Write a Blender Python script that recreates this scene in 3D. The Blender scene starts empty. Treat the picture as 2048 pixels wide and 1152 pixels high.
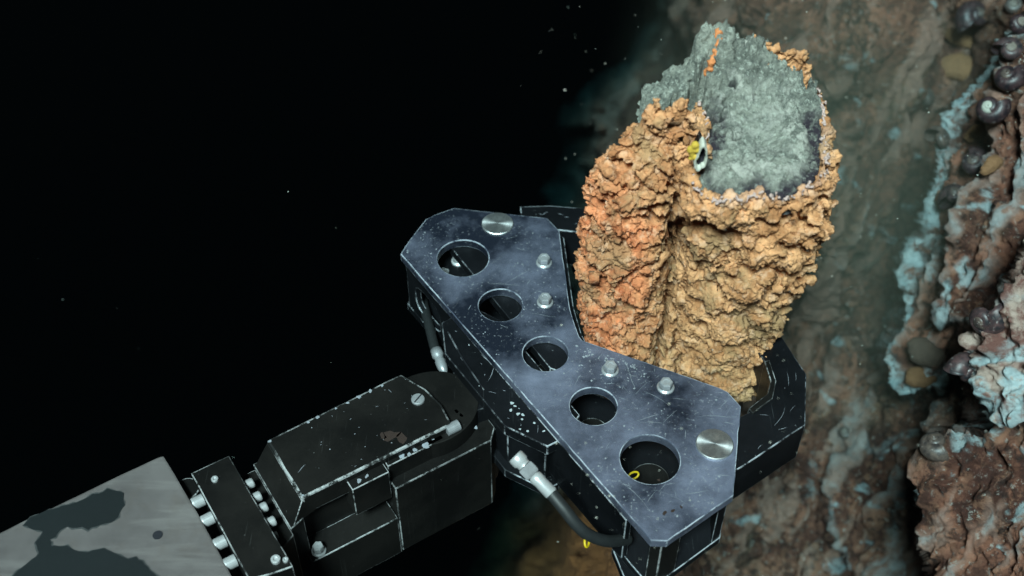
import bpy, bmesh, math, random
import numpy as np
from mathutils import Vector, Matrix, noise as mnoise

# ------------------------------------------------------------------ camera, world, sun
scn = bpy.context.scene
COL = scn.collection
PITCH = math.radians(46.5)
FPX = 2400.0                                   # focal length in pixels of a 2048 wide frame
CAM = np.array([0.0, 0.0, 1.065])
FWD = np.array([0, math.cos(PITCH), -math.sin(PITCH)])
UPV = np.array([0, math.sin(PITCH), math.cos(PITCH)])
RGT = np.array([1.0, 0, 0])
cam_d = bpy.data.cameras.new('camera')
cam = bpy.data.objects.new('camera', cam_d); COL.objects.link(cam)
cam.location = CAM; cam.rotation_euler = (math.pi/2 - PITCH, 0, 0)
cam_d.sensor_width = 36; cam_d.lens = 36*FPX/2048
cam_d.clip_start = 0.02; cam_d.clip_end = 100
cam_d.dof.use_dof = True; cam_d.dof.focus_distance = 1.36; cam_d.dof.aperture_fstop = 3.6
scn.camera = cam

world = bpy.data.worlds.new('World'); scn.world = world; world.use_nodes = True
bg = world.node_tree.nodes['Background']
bg.inputs[0].default_value = (0.08, 0.12, 0.16, 1); bg.inputs[1].default_value = 0.003

sun_d = bpy.data.lights.new('sun', 'SUN'); sun_d.energy = 5.0; sun_d.angle = math.radians(14)
sun_d.color = (1.0, 0.85, 0.78)
sun = bpy.data.objects.new('sun', sun_d); COL.objects.link(sun)
SUNV = Vector((-0.18, -0.55, 0.82)).normalized()     # towards the lamp: above, behind and left of the camera
sun.rotation_euler = SUNV.to_track_quat('Z', 'Y').to_euler()
sun.location = (-0.6, -0.6, 2.2)

scn.render.engine = 'CYCLES'
scn.view_settings.view_transform = 'Standard'; scn.view_settings.look = 'None'
scn.view_settings.exposure = 1.5; scn.view_settings.gamma = 1.0
scn.view_settings.use_curve_mapping = False
scn.cycles.max_bounces = 6; scn.cycles.volume_bounces = 1

# ------------------------------------------------------------------ geometry helpers
def ray(px, py):
    return FWD + RGT*((px-1024)/FPX) - UPV*((py-576)/FPX)
def onz(px, py, z):
    d = ray(px, py); return CAM + d*((z-CAM[2])/d[2])
def ony(px, py, y):
    d = ray(px, py); return CAM + d*((y-CAM[1])/d[1])
def atd(px, py, depth):
    return CAM + ray(px, py)*depth

def tag(o, label=None, cat=None, group=None, kind=None):
    if label: o['label'] = label
    if cat: o['category'] = cat
    if group: o['group'] = group
    if kind: o['kind'] = kind
    return o
def empty(name, loc):
    o = bpy.data.objects.new(name, None); COL.objects.link(o)
    o.location = Vector(loc); o.empty_display_size = 0.05
    return o
def put(name, me, mats, parent=None, smooth=False):
    me.name = name
    if not isinstance(mats, (list, tuple)): mats = [mats]
    for m in mats: me.materials.append(m)
    if smooth: me.polygons.foreach_set('use_smooth', [True]*len(me.polygons))
    o = bpy.data.objects.new(name, me); COL.objects.link(o)
    if parent is not None:
        o.parent = parent
        if parent.type == 'EMPTY': o.matrix_parent_inverse = Matrix.Translation(-parent.location)
    return o
def from_bm(bm):
    me = bpy.data.meshes.new('m'); bmesh.ops.recalc_face_normals(bm, faces=bm.faces)
    bm.to_mesh(me); bm.free(); return me
def pyd(v, f):
    me = bpy.data.meshes.new('m')
    me.from_pydata([tuple(x) for x in v], [], [tuple(x) for x in f]); me.update(); return me

def circle(c, r, n=48):
    return [(c[0]+r*math.cos(2*math.pi*i/n), c[1]+r*math.sin(2*math.pi*i/n)) for i in range(n)]
def prism_bm(poly, z0, z1, holes=(), bevel=0.0012, seg=2):
    """vertical prism with round openings, all sharp edges bevelled, bevel faces get material 1"""
    bm = bmesh.new(); edges = []
    for loop in [poly]+list(holes):
        vs = [bm.verts.new((p[0], p[1], z1)) for p in loop]
        for i in range(len(vs)): edges.append(bm.edges.new((vs[i], vs[(i+1) % len(vs)])))
    r = bmesh.ops.triangle_fill(bm, use_beauty=True, use_dissolve=False, edges=edges)
    fs = [g for g in bm.faces]
    ext = bmesh.ops.extrude_face_region(bm, geom=fs)
    nv = [g for g in ext['geom'] if isinstance(g, bmesh.types.BMVert)]
    for v in nv: v.co.z = z0
    bmesh.ops.recalc_face_normals(bm, faces=bm.faces)
    bmesh.ops.dissolve_limit(bm, angle_limit=0.01, verts=bm.verts, edges=bm.edges)
    if bevel:
        es = [e for e in bm.edges if len(e.link_faces) == 2 and e.calc_face_angle(0) > 0.35]
        bmesh.ops.bevel(bm, geom=es, offset=bevel, segments=seg, profile=0.6, affect='EDGES', material=1, clamp_overlap=True)
    return bm
def prism(name, poly, z0, z1, mats, parent, holes=(), bevel=0.0012):
    return put(name, from_bm(prism_bm(poly, z0, z1, holes, bevel)), mats, parent)
def pz(pts, z): return [tuple(onz(x, y, z)[:2]) for x, y in pts]

def lathe_bm(profile, n=24, bm=None, M=Matrix()):
    """profile of (radius, height) turned about z"""
    bm = bm or bmesh.new(); rings = []
    for r, h in profile:
        if r < 1e-6: rings.append([bm.verts.new(M @ Vector((0, 0, h)))])
        else: rings.append([bm.verts.new(M @ Vector((r*math.cos(2*math.pi*i/n), r*math.sin(2*math.pi*i/n), h))) for i in range(n)])
    for a, b in zip(rings, rings[1:]):
        for i in range(n):
            j = (i+1) % n
            if len(a) == 1 and len(b) > 1: bm.faces.new((a[0], b[i], b[j]))
            elif len(b) == 1 and len(a) > 1: bm.faces.new((a[i], a[j], b[0]))
            elif len(a) > 1: bm.faces.new((a[i], a[j], b[j], b[i]))
    return bm
def frame(p, axis):
    q = Vector(axis).normalized().to_track_quat('Z', 'Y')
    return Matrix.Translation(Vector(p)) @ q.to_matrix().to_4x4()
def tube_me(path, radii, n=16, caps=True):
    path = [Vector(p) for p in path]; v = []; f = []
    up = Vector((0.1, 0.3, 1)).normalized()
    for i, p in enumerate(path):
        t = (path[min(i+1, len(path)-1)]-path[max(i-1, 0)]).normalized()
        s = t.cross(up).normalized(); u = s.cross(t)
        r = radii[i] if hasattr(radii, '__len__') else radii
        for k in range(n):
            a = 2*math.pi*k/n; v.append(p+(s*math.cos(a)+u*math.sin(a))*r)
    for i in range(len(path)-1):
        for k in range(n):
            j = (k+1) % n; f.append((i*n+k, i*n+j, (i+1)*n+j, (i+1)*n+k))
    if caps:
        f.append(tuple(range(n))[::-1]); f.append(tuple((len(path)-1)*n+k for k in range(n)))
    return pyd(v, f)
def spline(pts, n=12):
    pts = [Vector(p) for p in pts]; out = []
    P = [pts[0]*2-pts[1]]+pts+[pts[-1]*2-pts[-2]]
    for i in range(1, len(P)-2):
        for k in range(n):
            t = k/n; a, b, c, d = P[i-1], P[i], P[i+1], P[i+2]
            out.append(0.5*((2*b)+(c-a)*t+(2*a-5*b+4*c-d)*t*t+(3*b-a-3*c+d)*t**3))
    out.append(pts[-1]); return out

# ---- numpy noise
_rs = np.random.RandomState(7)
_perm = _rs.permutation(256); _perm = np.concatenate([_perm]*4)
_g = _rs.normal(size=(256, 3)); _g /= np.linalg.norm(_g, axis=1)[:, None]
_cell = _rs.rand(256, 3)
def _h(ix, iy, iz): return _perm[_perm[_perm[ix & 255]+(iy & 255)]+(iz & 255)]
def perlin(P):
    P = np.asarray(P, float); i = np.floor(P).astype(int); f = P-i
    u = f*f*f*(f*(f*6-15)+10); out = np.zeros(len(P))
    for dx in (0, 1):
        for dy in (0, 1):
            for dz in (0, 1):
                g = _g[_h(i[:, 0]+dx, i[:, 1]+dy, i[:, 2]+dz)]
                w = (u[:, 0] if dx else 1-u[:, 0])*(u[:, 1] if dy else 1-u[:, 1])*(u[:, 2] if dz else 1-u[:, 2])
                out += w*(g[:, 0]*(f[:, 0]-dx)+g[:, 1]*(f[:, 1]-dy)+g[:, 2]*(f[:, 2]-dz))
    return out*1.6
def fbm(P, oct=4, gain=0.5, ridged=False):
    out = np.zeros(len(P)); a = 1.0; s = 1.0
    for k in range(oct):
        n = perlin(P*s+17.3*k)
        if ridged: n = 1-2*np.abs(n)
        out += a*n; a *= gain; s *= 2.03
    return out
def worley(P):
    P = np.asarray(P, float); i = np.floor(P).astype(int); f1 = np.full(len(P), 9.0); f2 = np.full(len(P), 9.0)
    for dx in (-1, 0, 1):
        for dy in (-1, 0, 1):
            for dz in (-1, 0, 1):
                c = i+np.array([dx, dy, dz]); q = c+_cell[_h(c[:, 0], c[:, 1], c[:, 2])]
                d = np.linalg.norm(P-q, axis=1)
                f2 = np.minimum(f2, np.maximum(d, f1)); f1 = np.minimum(f1, d)
    return f1, f2
def sstep(a, b, x):
    t = np.clip((x-a)/(b-a), 0, 1); return t*t*(3-2*t)
def sdf(px, py, poly):
    """signed distance to polygon, positive inside"""
    poly = np.array(poly, float); d = np.full(px.shape, 1e9); ins = np.zeros(px.shape, bool)
    for k in range(len(poly)):
        a = poly[k]; b = poly[(k+1) % len(poly)]; e = b-a
        t = np.clip(((px-a[0])*e[0]+(py-a[1])*e[1])/(e@e+1e-12), 0, 1)
        d = np.minimum(d, np.hypot(px-a[0]-t*e[0], py-a[1]-t*e[1]))
        c = ((a[1] > py) != (b[1] > py)) & (px < (b[0]-a[0])*(py-a[1])/(b[1]-a[1]+1e-12)+a[0])
        ins ^= c
    return np.where(ins, d, -d)

# ------------------------------------------------------------------ materials
class NT:
    def __init__(s, name):
        s.m = bpy.data.materials.new(name); s.m.use_nodes = True
        s.t = s.m.node_tree; s.b = s.t.nodes['Principled BSDF']; s.o = s.t.nodes['Material Output']
        s.tc = s.t.nodes.new('ShaderNodeTexCoord').outputs['Object']
    def n(s, typ, **k):
        nd = s.t.nodes.new(typ)
        for a, v in k.items():
            if hasattr(nd, a): setattr(nd, a, v)
        return nd
    def link(s, a, b): s.t.links.new(a, b)
    def noise(s, scale, detail=4, rough=0.55, dist=0.0, vec=None):
        nd = s.n('ShaderNodeTexNoise'); nd.inputs['Scale'].default_value = scale
        nd.inputs['Detail'].default_value = detail; nd.inputs['Roughness'].default_value = rough
        nd.inputs['Distortion'].default_value = dist
        s.link(vec or s.tc, nd.inputs['Vector']); return nd.outputs['Fac']
    def vor(s, scale, feature='F1', vec=None, rnd=1.0):
        nd = s.n('ShaderNodeTexVoronoi', feature=feature); nd.inputs['Scale'].default_value = scale
        nd.inputs['Randomness'].default_value = rnd
        s.link(vec or s.tc, nd.inputs['Vector']); return nd.outputs['Distance']
    def ramp(s, fac, lo, hi, inv=False):
        nd = s.n('ShaderNodeMapRange'); nd.clamp = True
        nd.inputs['From Min'].default_value = lo; nd.inputs['From Max'].default_value = hi
        nd.inputs['To Min'].default_value = 1.0 if inv else 0.0; nd.inputs['To Max'].default_value = 0.0 if inv else 1.0
        s.link(fac, nd.inputs['Value']); return nd.outputs['Result']
    def mix(s, fac, a, b):
        nd = s.n('ShaderNodeMix', data_type='RGBA')
        for inp, v in ((nd.inputs[0], fac), (nd.inputs[6], a), (nd.inputs[7], b)):
            if isinstance(v, (tuple, list)): inp.default_value = (*v[:3], 1)
            elif isinstance(v, (int, float)): inp.default_value = v
            else: s.link(v, inp)
        return nd.outputs[2]
    def math(s, op, a, b=0.0):
        nd = s.n('ShaderNodeMath', operation=op)
        for inp, v in ((nd.inputs[0], a), (nd.inputs[1], b)):
            if isinstance(v, (int, float)): inp.default_value = v
            else: s.link(v, inp)
        return nd.outputs[0]
    def attr(s, name):
        nd = s.n('ShaderNodeAttribute', attribute_name=name); return nd.outputs['Fac']
    def mapping(s, scale, rot=(0, 0, 0)):
        nd = s.n('ShaderNodeMapping'); nd.inputs['Scale'].default_value = scale; nd.inputs['Rotation'].default_value = rot
        s.link(s.tc, nd.inputs['Vector']); return nd.outputs['Vector']
    def bump(s, h, strength, dist):
        nd = s.n('ShaderNodeBump'); nd.inputs['Strength'].default_value = strength; nd.inputs['Distance'].default_value = dist
        s.link(h, nd.inputs['Height']); s.link(nd.outputs[0], s.b.inputs['Normal'])
    def set(s, **k):
        for a, v in k.items():
            inp = s.b.inputs[a.replace('_', ' ')]
            if isinstance(v, (tuple, list)): inp.default_value = (*v[:3], 1)
            elif isinstance(v, (int, float)): inp.default_value = v
            else: s.link(v, inp)
        return s
MM = {}
def metal_paint(name, dark, cloud, wear, rough, fleck_lo, fleck_hi, metallic=0.0, scale=1.0, spec=0.5, scuff_falloff=False):
    t = NT(name)
    cl = t.noise(9*scale, 6, 0.65)
    if scuff_falloff:      # paler towards the jaw tip: real scuffing plus lamp falloff painted into the colour
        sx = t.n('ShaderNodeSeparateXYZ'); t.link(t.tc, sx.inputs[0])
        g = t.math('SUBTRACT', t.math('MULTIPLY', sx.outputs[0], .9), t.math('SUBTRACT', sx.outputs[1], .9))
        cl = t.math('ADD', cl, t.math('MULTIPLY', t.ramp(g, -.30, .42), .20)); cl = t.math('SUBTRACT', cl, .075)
    c = t.mix(t.ramp(cl, 0.40, 0.80 if scuff_falloff else 0.62), dark, cloud)
    fl = t.ramp(t.noise(260*scale, 3, 0.6), fleck_lo, fleck_hi)
    patch = t.ramp(t.noise(22*scale, 4, 0.6), 0.42, 0.62)
    fac = t.math('MULTIPLY', fl, patch)
    # fine hairlines in three directions
    for i, (rz, w) in enumerate(((0.5, 0.22), (-0.9, 0.2), (1.9, 0.18))):
        v = t.mapping((900*scale, 14*scale, 1), (0, 0, rz))
        ln = t.ramp(t.noise(1.0, 2, 0.5, 0.2, v), 0.70, 0.76)
        fac = t.math('MAXIMUM', fac, t.math('MULTIPLY', ln, t.math('MULTIPLY', patch, w)))
    t.set(Base_Color=t.mix(fac, c, wear), Roughness=rough, Metallic=metallic, Specular_IOR_Level=spec)
    t.bump(t.noise(180*scale, 4, 0.6), 0.12, 0.001)
    MM[name] = t.m; return t.m
metal_paint('plate_metal', (0.016, 0.020, 0.034), (0.30, 0.315, 0.43), (0.40, 0.41, 0.45), 0.42, 0.60, 0.70, 0.35, scuff_falloff=True)
metal_paint('black_paint', (0.0035, 0.004, 0.005), (0.008, 0.0085, 0.0105), (0.20, 0.21, 0.22), 0.42, 0.69, 0.76, 0.0, spec=0.25)
metal_paint('arm_paint', (0.0045, 0.0042, 0.0040), (0.012, 0.0108, 0.0098), (0.17, 0.17, 0.165), 0.5, 0.70, 0.78, 0.0, spec=0.25)
def wear_mat(name, lo, hi, bright, dark, thr):
    t = NT(name)
    f = t.math('MULTIPLY', t.ramp(t.noise(60, 6, 0.75), thr-.02, thr+0.08), t.ramp(t.noise(12, 3, 0.6), .38, .52))
    t.set(Base_Color=t.mix(f, dark, t.mix(t.noise(300, 2), lo, hi)), Roughness=0.42, Metallic=0.15)
    MM[name] = t.m; return t.m
wear_mat('plate_edge', (0.30, 0.33, 0.40), (0.60, 0.63, 0.70), None, (0.08, 0.09, 0.13), 0.42)
wear_mat('black_edge', (0.22, 0.24, 0.27), (0.60, 0.62, 0.66), None, (0.012, 0.013, 0.016), 0.46)
wear_mat('arm_edge', (0.25, 0.25, 0.26), (0.62, 0.62, 0.62), None, (0.02, 0.02, 0.02), 0.45)
def simple(name, col, rough=0.4, metallic=0.0, var=0.25, scale=60, bump=0.1, bd=0.001, spec=0.5):
    t = NT(name)
    c2 = tuple(min(1, x*(1+var)) for x in col); c1 = tuple(x*(1-var) for x in col)
    t.set(Base_Color=t.mix(t.noise(scale, 5, 0.6), c1, c2), Roughness=rough, Metallic=metallic, Specular_IOR_Level=spec)
    if bump: t.bump(t.noise(scale*3, 4), bump, bd)
    MM[name] = t.m; return t.m
simple('steel', (0.52, 0.52, 0.53), 0.35, 0.35, 0.25, 90, 0.08)
simple('bolt_steel', (0.42, 0.42, 0.44), 0.38, 0.45, 0.35, 140, 0.1)
simple('scratch_metal', (0.29, 0.305, 0.34), 0.5, 0.0, 0.4, 200, 0)
simple('chip_white', (0.40, 0.43, 0.45), 0.7, 0, 0.2, 200, 0.3)
simple('rubber', (0.018, 0.020, 0.021), 0.55, 0, 0.3, 150, 0.15)
simple('yellow_plastic', (0.62, 0.42, 0.01), 0.45, 0, 0.1, 90, 0)
simple('grime', (0.028, 0.014, 0.010), 0.8, 0, 0.4, 200, 0.2)
# turned steel pin heads: radial brushing
t = NT('turned_steel')
tg = t.n('ShaderNodeTangent', direction_type='RADIAL', axis='Z')
t.set(Base_Color=t.mix(t.ramp(t.noise(120, 3), 0.45, 0.7), (0.46, 0.46, 0.47), (0.70, 0.70, 0.70)), Roughness=0.42, Metallic=0.85, Anisotropic=0.85)
t.link(tg.outputs[0], t.b.inputs['Tangent']); MM['turned_steel'] = t.m
# worn link: bare grey metal with faint streaks
t = NT('bare_aluminium')
v = t.mapping((6, 60, 1), (0, 0, 0.9))
c = t.mix(t.ramp(t.noise(7, 6, 0.65), 0.35, 0.7), (0.098, 0.084, 0.084), (0.185, 0.162, 0.160))
c = t.mix(t.ramp(t.noise(1.0, 5, 0.6, 0.4, v), 0.5, 0.75), c, (0.21, 0.187, 0.182))
c = t.mix(t.math('MULTIPLY', t.ramp(t.noise(24, 4, 0.7), 0.55, 0.8), 0.5), c, (0.12, 0.092, 0.078))
t.set(Base_Color=c, Roughness=0.55, Metallic=0.1); t.bump(t.noise(90, 5), 0.15, 0.001); MM['bare_aluminium'] = t.m
simple('primer', (0.045, 0.047, 0.048), 0.7, 0, 0.4, 90, 0.1)
simple('link_paint', (0.0075, 0.0105, 0.012), 0.55, 0, 0.25, 30, 0.1)

# mineral crust of the chimney
t = NT('mineral_crust')
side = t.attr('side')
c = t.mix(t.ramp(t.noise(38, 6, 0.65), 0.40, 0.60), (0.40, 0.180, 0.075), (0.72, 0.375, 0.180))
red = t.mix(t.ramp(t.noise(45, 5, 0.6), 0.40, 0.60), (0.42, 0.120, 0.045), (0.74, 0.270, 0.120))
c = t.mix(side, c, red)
c = t.mix(t.math('MULTIPLY', t.ramp(t.noise(17, 6, 0.65, 0.4), 0.51, 0.61), 0.55), c, (0.27, 0.20, 0.105))
c = t.mix(t.math('MULTIPLY', t.ramp(t.noise(75, 5, 0.65), 0.53, 0.64), 0.6), c, (0.68, 0.42, 0.27))
c = t.mix(t.math('MULTIPLY', t.ramp(t.noise(150, 5, 0.7), 0.46, 0.38), 0.35), c, (0.20, 0.095, 0.04))
c = t.mix(t.math('MULTIPLY', t.attr('rim'), 0.9), c, (0.70, 0.52, 0.46))
t.set(Base_Color=c, Roughness=0.8, Specular_IOR_Level=0.3)
h = t.math('ADD', t.noise(420, 5, 0.7), t.math('MULTIPLY', t.vor(190), 0.6))
t.bump(h, 0.7, 0.003); MM['mineral_crust'] = t.m
# grey sulphide core
t = NT('sulphide_core')
c = t.mix(t.ramp(t.noise(34, 7, 0.72), 0.42, 0.58), (0.205, 0.225, 0.195), (0.42, 0.445, 0.38))
c = t.mix(t.math('MULTIPLY', t.ramp(t.noise(230, 5, 0.75), 0.52, 0.60), 0.6), c, (0.11, 0.128, 0.12))
c = t.mix(t.math('MULTIPLY', t.ramp(t.noise(180, 5, 0.75), 0.535, 0.60), 0.75), c, (0.60, 0.65, 0.57))
c = t.mix(t.math('MULTIPLY', t.attr('pale'), t.ramp(t.noise(70, 6, 0.7), 0.44, 0.56)), c, (0.66, 0.67, 0.60))
c = t.mix(t.math('MULTIPLY', t.attr('band'), t.ramp(t.noise(85, 5, 0.7), 0.36, 0.52)), c, (0.045, 0.036, 0.050))
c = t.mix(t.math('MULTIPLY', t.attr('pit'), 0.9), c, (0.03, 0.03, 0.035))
t.set(Base_Color=c, Roughness=0.75, Specular_IOR_Level=0.35)
t.bump(t.noise(260, 7, 0.8), 1.0, 0.006); MM['sulphide_core'] = t.m
simple('rim_mineral', (0.46, 0.34, 0.31), 0.75, 0, 0.3, 90, 0.4, 0.002)
simple('rust_vein', (0.55, 0.20, 0.07), 0.8, 0, 0.5, 130, 0.5, 0.002)
simple('pale_rim', (0.42, 0.44, 0.38), 0.75, 0, 0.2, 200, 0.4, 0.001)
simple('sulphur_yellow', (0.50, 0.34, 0.04), 0.8, 0, 0.3, 200, 0.4, 0.001)
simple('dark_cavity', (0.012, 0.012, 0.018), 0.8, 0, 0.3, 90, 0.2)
# vent wall rock
t = NT('vent_rock')
c = t.mix(t.ramp(t.noise(13, 8, 0.72, 0.2), 0.44, 0.56), (0.095, 0.034, 0.022), (0.47, 0.190, 0.120))
c = t.mix(t.math('MULTIPLY', t.ramp(t.noise(5, 5, 0.6, 0.3), 0.50, 0.62), 0.7), c, (0.19, 0.135, 0.088))
c = t.mix(t.math('MULTIPLY', t.ramp(t.noise(48, 6, 0.75), 0.52, 0.59), 0.6), c, (0.50, 0.24, 0.15))
c = t.mix(t.math('MULTIPLY', t.ramp(t.noise(110, 5, 0.7), 0.585, 0.64), 0.8), c, (0.60, 0.55, 0.50))
c = t.mix(t.math('MULTIPLY', t.ramp(t.noise(60, 6, 0.7), 0.49, 0.42), 0.75), c, (0.030, 0.018, 0.016))
c = t.mix(t.math('MULTIPLY', t.ramp(t.attr('streak'), 0.55, 0.9), 0.65), c, (0.52, 0.30, 0.235))
c = t.mix(t.math('MULTIPLY', t.ramp(t.attr('streak'), 0.42, 0.12), 0.5), c, (0.13, 0.045, 0.032))
pale = t.mix(t.ramp(t.noise(26, 6, 0.7, 0.3), 0.44, 0.58), (0.30, 0.135, 0.110), (0.76, 0.57, 0.48))
c = t.mix(t.math('MULTIPLY', t.attr('pale'), t.ramp(t.noise(34, 6, 0.7), 0.28, 0.48)), c, pale)
c = t.mix(t.attr('ochre'), c, t.mix(t.noise(30, 6, 0.7), (0.10, 0.035, 0.014), (0.44, 0.155, 0.045)))
matc = t.mix(t.ramp(t.noise(40, 6, 0.7), 0.3, 0.7), (0.34, 0.50, 0.54), (0.86, 0.96, 0.97))
c = t.mix(t.math('MULTIPLY', t.attr('mat'), t.ramp(t.noise(55, 6, 0.75), 0.38, 0.50)), c, matc)
t.set(Base_Color=c, Roughness=0.85, Specular_IOR_Level=0.3)
t.bump(t.math('ADD', t.noise(130, 7, 0.78), t.math('MULTIPLY', t.vor(60), 0.5)), 1.0, 0.012); MM['vent_rock'] = t.m
# snails
def shell_mat(name, a, b, pale_amt=0.4):
    t = NT(name)
    c = t.mix(t.ramp(t.noise(120, 4, 0.6), 0.35, 0.65), a, b)
    c = t.mix(t.math('MULTIPLY', t.ramp(t.noise(200, 3, 0.6), 0.62, 0.72), pale_amt), c, (0.55, 0.50, 0.48))
    t.set(Base_Color=c, Roughness=0.45, Specular_IOR_Level=0.5); t.bump(t.noise(300, 3), 0.2, 0.001); MM[name] = t.m
shell_mat('shell_dark', (0.012, 0.009, 0.012), (0.055, 0.028, 0.030))
shell_mat('shell_brown', (0.035, 0.028, 0.028), (0.12, 0.085, 0.07))
simple('shell_tan', (0.20, 0.095, 0.042), 0.85, 0, 0.6, 45, 0.8, 0.006)
simple('limpet_brown', (0.075, 0.048, 0.034), 0.85, 0, 0.5, 70, 0.6, 0.004)
shell_mat('shell_stripe', (0.018, 0.017, 0.02), (0.09, 0.048, 0.048), 0.4)
simple('shell_apex_dull', (0.16, 0.13, 0.11), 0.6, 0, 0.4, 200, 0.2)
simple('shell_apex', (0.40, 0.39, 0.34), 0.55, 0, 0.25, 200, 0.2)
simple('flake', (0.60, 0.62, 0.55), 0.8, 0, 0.3, 50, 0)

# ------------------------------------------------------------------ rock wall (setting)
def build_wall():
    nx, ny = 520, 620
    gx = np.linspace(900, 2420, nx); gy = np.linspace(-300, 1600, ny)
    PX, PY = np.meshgrid(gx, gy); px = PX.ravel(); py = PY.ravel()
    Q = np.stack([px/160, py/160, np.zeros_like(px)], 1)
    wx = px+26*fbm(Q+3.1, 4); wy = py+26*fbm(Q+9.7, 4)
    # far face: depth from a few soundings
    S = np.array([(900, -100, 6.5), (900, 600, 6.0), (900, 1150, 3.6), (1150, 100, 4.8), (1150, 500, 3.6), (1230, 90, 3.7), (1225, 245, 2.5), (1060, 1150, 1.85),
                  (1250, 1152, 1.75), (1400, 0, 2.2), (1420, 500, 2.4), (1540, 40, 2.0), (1650, 100, 1.92), (1650, 450, 1.98), (1650, 800, 2.1), (1500, 1100, 2.15),
                  (1700, 1100, 2.1), (1850, 200, 2.05), (1850, 900, 1.95), (1900, 1150, 1.88), (2100, 100, 1.9), (2100, 800, 1.72), (2100, 1200, 1.8), (1900, -50, 2.2)])
    w = 1/(((px[:, None]-S[:, 0])**2+(py[:, None]-S[:, 1])**2)/150.0**2+0.25)**1.6
    dep = (w*S[:, 2]).sum(1)/w.sum(1)
    bl = np.interp(py, [-130, 0, 120, 220, 330, 600, 1000, 1150, 1300], [1400, 1375, 1330, 1225, 1215, 1180, 1120, 1040, 1010])+40*fbm(Q*1.5+8, 3)
    dep += 8.0*sstep(0, 170, bl-px)+0.6*sstep(-120, 40, bl-px)
    streak = fbm(np.stack([(wx*.92+wy*.40)/34, (wy*.92-wx*.40)/230, 0*px+4], 1), 4, .55)
    mat = np.zeros_like(px); pale = np.zeros_like(px); ochre = np.zeros_like(px)
    patch = fbm(Q*3.3+5, 4)
    fine = fbm(Q*9+2, 4)
    # soft vertical flutes of the far face
    dep += 0.05*perlin(np.stack([wx/60+wy/220, wy/420, 0*px], 1))*sstep(1250, 1450, px)
    def slab(poly, d, width, edge_mat=0.0, mw=26, warp=1.0):
        nonlocal dep, mat
        s = sdf(px+(wx-px)*warp, py+(wy-py)*warp, poly)
        k = sstep(-width, width*0.3, s)
        dd = d(px, py) if callable(d) else d
        dep = dep*(1-k)+np.minimum(dep, dd)*k
        if edge_mat:
            m = sstep(-5, 4, s+6*fine)*sstep(mw*1.5, mw*0.4, s-9*fine)
            mat = np.maximum(mat, edge_mat*m*sstep(-0.7, -0.1, patch+0.25))
        return s
    # crevice left of the slanting ridge
    s = sdf(wx, wy, [(1905, 20), (1850, 240), (1800, 420), (1740, 560), (1750, 700), (1800, 560), (1880, 330), (1990, 60)])
    dep += 0.14*sstep(-40, 20, s)
    # slanting ridge with the pale blue mat along its edge
    slab([(2000, 96), (1968, 190), (1905, 300), (1872, 372), (1836, 450), (1806, 520), (1790, 590), (1772, 690), (1800, 800), (1880, 760), (2300, 700), (2300, 60), (2080, 20)],
         lambda x, y: 1.86-(x-1800)*0.0007-(y-400)*0.00015, 16, 1.0, 22)
    # second lip inside the ridge
    slab([(2035, 120), (2020, 190), (1985, 300), (1960, 360), (1930, 440), (1890, 500), (1880, 620), (1960, 640), (2300, 500), (2300, 0), (2060, 40)],
         lambda x, y: 1.72-(x-1900)*0.0006-(y-300)*0.0001, 14, 0.35, 10)
    # low ridges of the middle distance
    slab([(1700, 885), (1672, 950), (1648, 1010), (1655, 1085), (1690, 1180), (1760, 1200), (1800, 1020), (1810, 905), (1790, 870), (1755, 900)],
         2.02, 26, 0.32, 12)
    slab([(1770, 1010), (1740, 1100), (1730, 1250), (1800, 1250), (1815, 1080)], 1.99, 24, 0.0)
    # dark hollow between them and the near outcrop
    s = sdf(wx, wy, [(1825, 850), (1815, 1000), (1810, 1300), (1865, 1300), (1845, 1000), (1880, 900), (1960, 780), (1930, 700), (1880, 760)])
    dep += 0.03*sstep(-30, 25, s)
    # block under the big snail
    slab([(1890, 820), (1868, 850), (1872, 880), (1905, 915), (1960, 880), (1975, 800), (1930, 770)], 1.74, 24, 0.15, 20)
    # near outcrop, lower right
    so = slab([(2080, 455), (2035, 535), (1992, 590), (1950, 650), (1938, 690), (1962, 720), (1958, 800), (1972, 858), (1930, 880), (1885, 905), (1850, 935), (1850, 985), (1872, 1060), (1890, 1700), (2600, 1700), (2600, 300)],
              lambda x, y: 1.50-(x-1850)*0.00055-(y-900)*0.0001, 20, 0.0)
    split = wy-(852+20*fine+0.02*(wx-1950))
    pale = sstep(-5, 12, so)*sstep(14, -14, split)
    dep -= 0.035*sstep(-5, 25, so)*sstep(10, -10, split)
    # blue-white mat hanging from the pale block
    for cx, cy, rx, ry, a in ((1985, 815, 22, 50, 1.0), (1972, 740, 12, 34, 0.9), (2020, 835, 38, 16, 0.9), (2048, 790, 22, 40, 1.0), (1960, 845, 26, 10, .9), (1858, 975, 10, 22, 0.8),
                              (1940, 855, 18, 8, 0.8), (2040, 340, 20, 44, 0.5), (1925, 545, 16, 26, 0.75), (1858, 530, 12, 46, 0.6), (1895, 600, 9, 42, 0.8), (1820, 545, 9, 34, 0.4), (1880, 470, 30, 9, .6),
                              (2010, 560, 12, 34, .4), (1772, 620, 10, 16, .5), (1765, 660, 7, 44, .45), (1818, 812, 7, 18, .5), (1806, 885, 12, 10, .5), (1780, 720, 20, 12, .4), (1860, 640, 8, 8, .6),
                              (1545, 45, 7, 9, .7), (1715, 100, 6, 6, .6), (1645, 760, 8, 9, .5), (1725, 440, 5, 12, .7), (1708, 850, 12, 14, .7), (1495, 1035, 40, 8, .6), (1730, 360, 12, 8, .4), (1925, 190, 10, 10, .4),
                              (2040, 1015, 10, 14, .7), (2040, 920, 8, 18, .5), (2035, 700, 8, 10, .5)):
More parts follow.
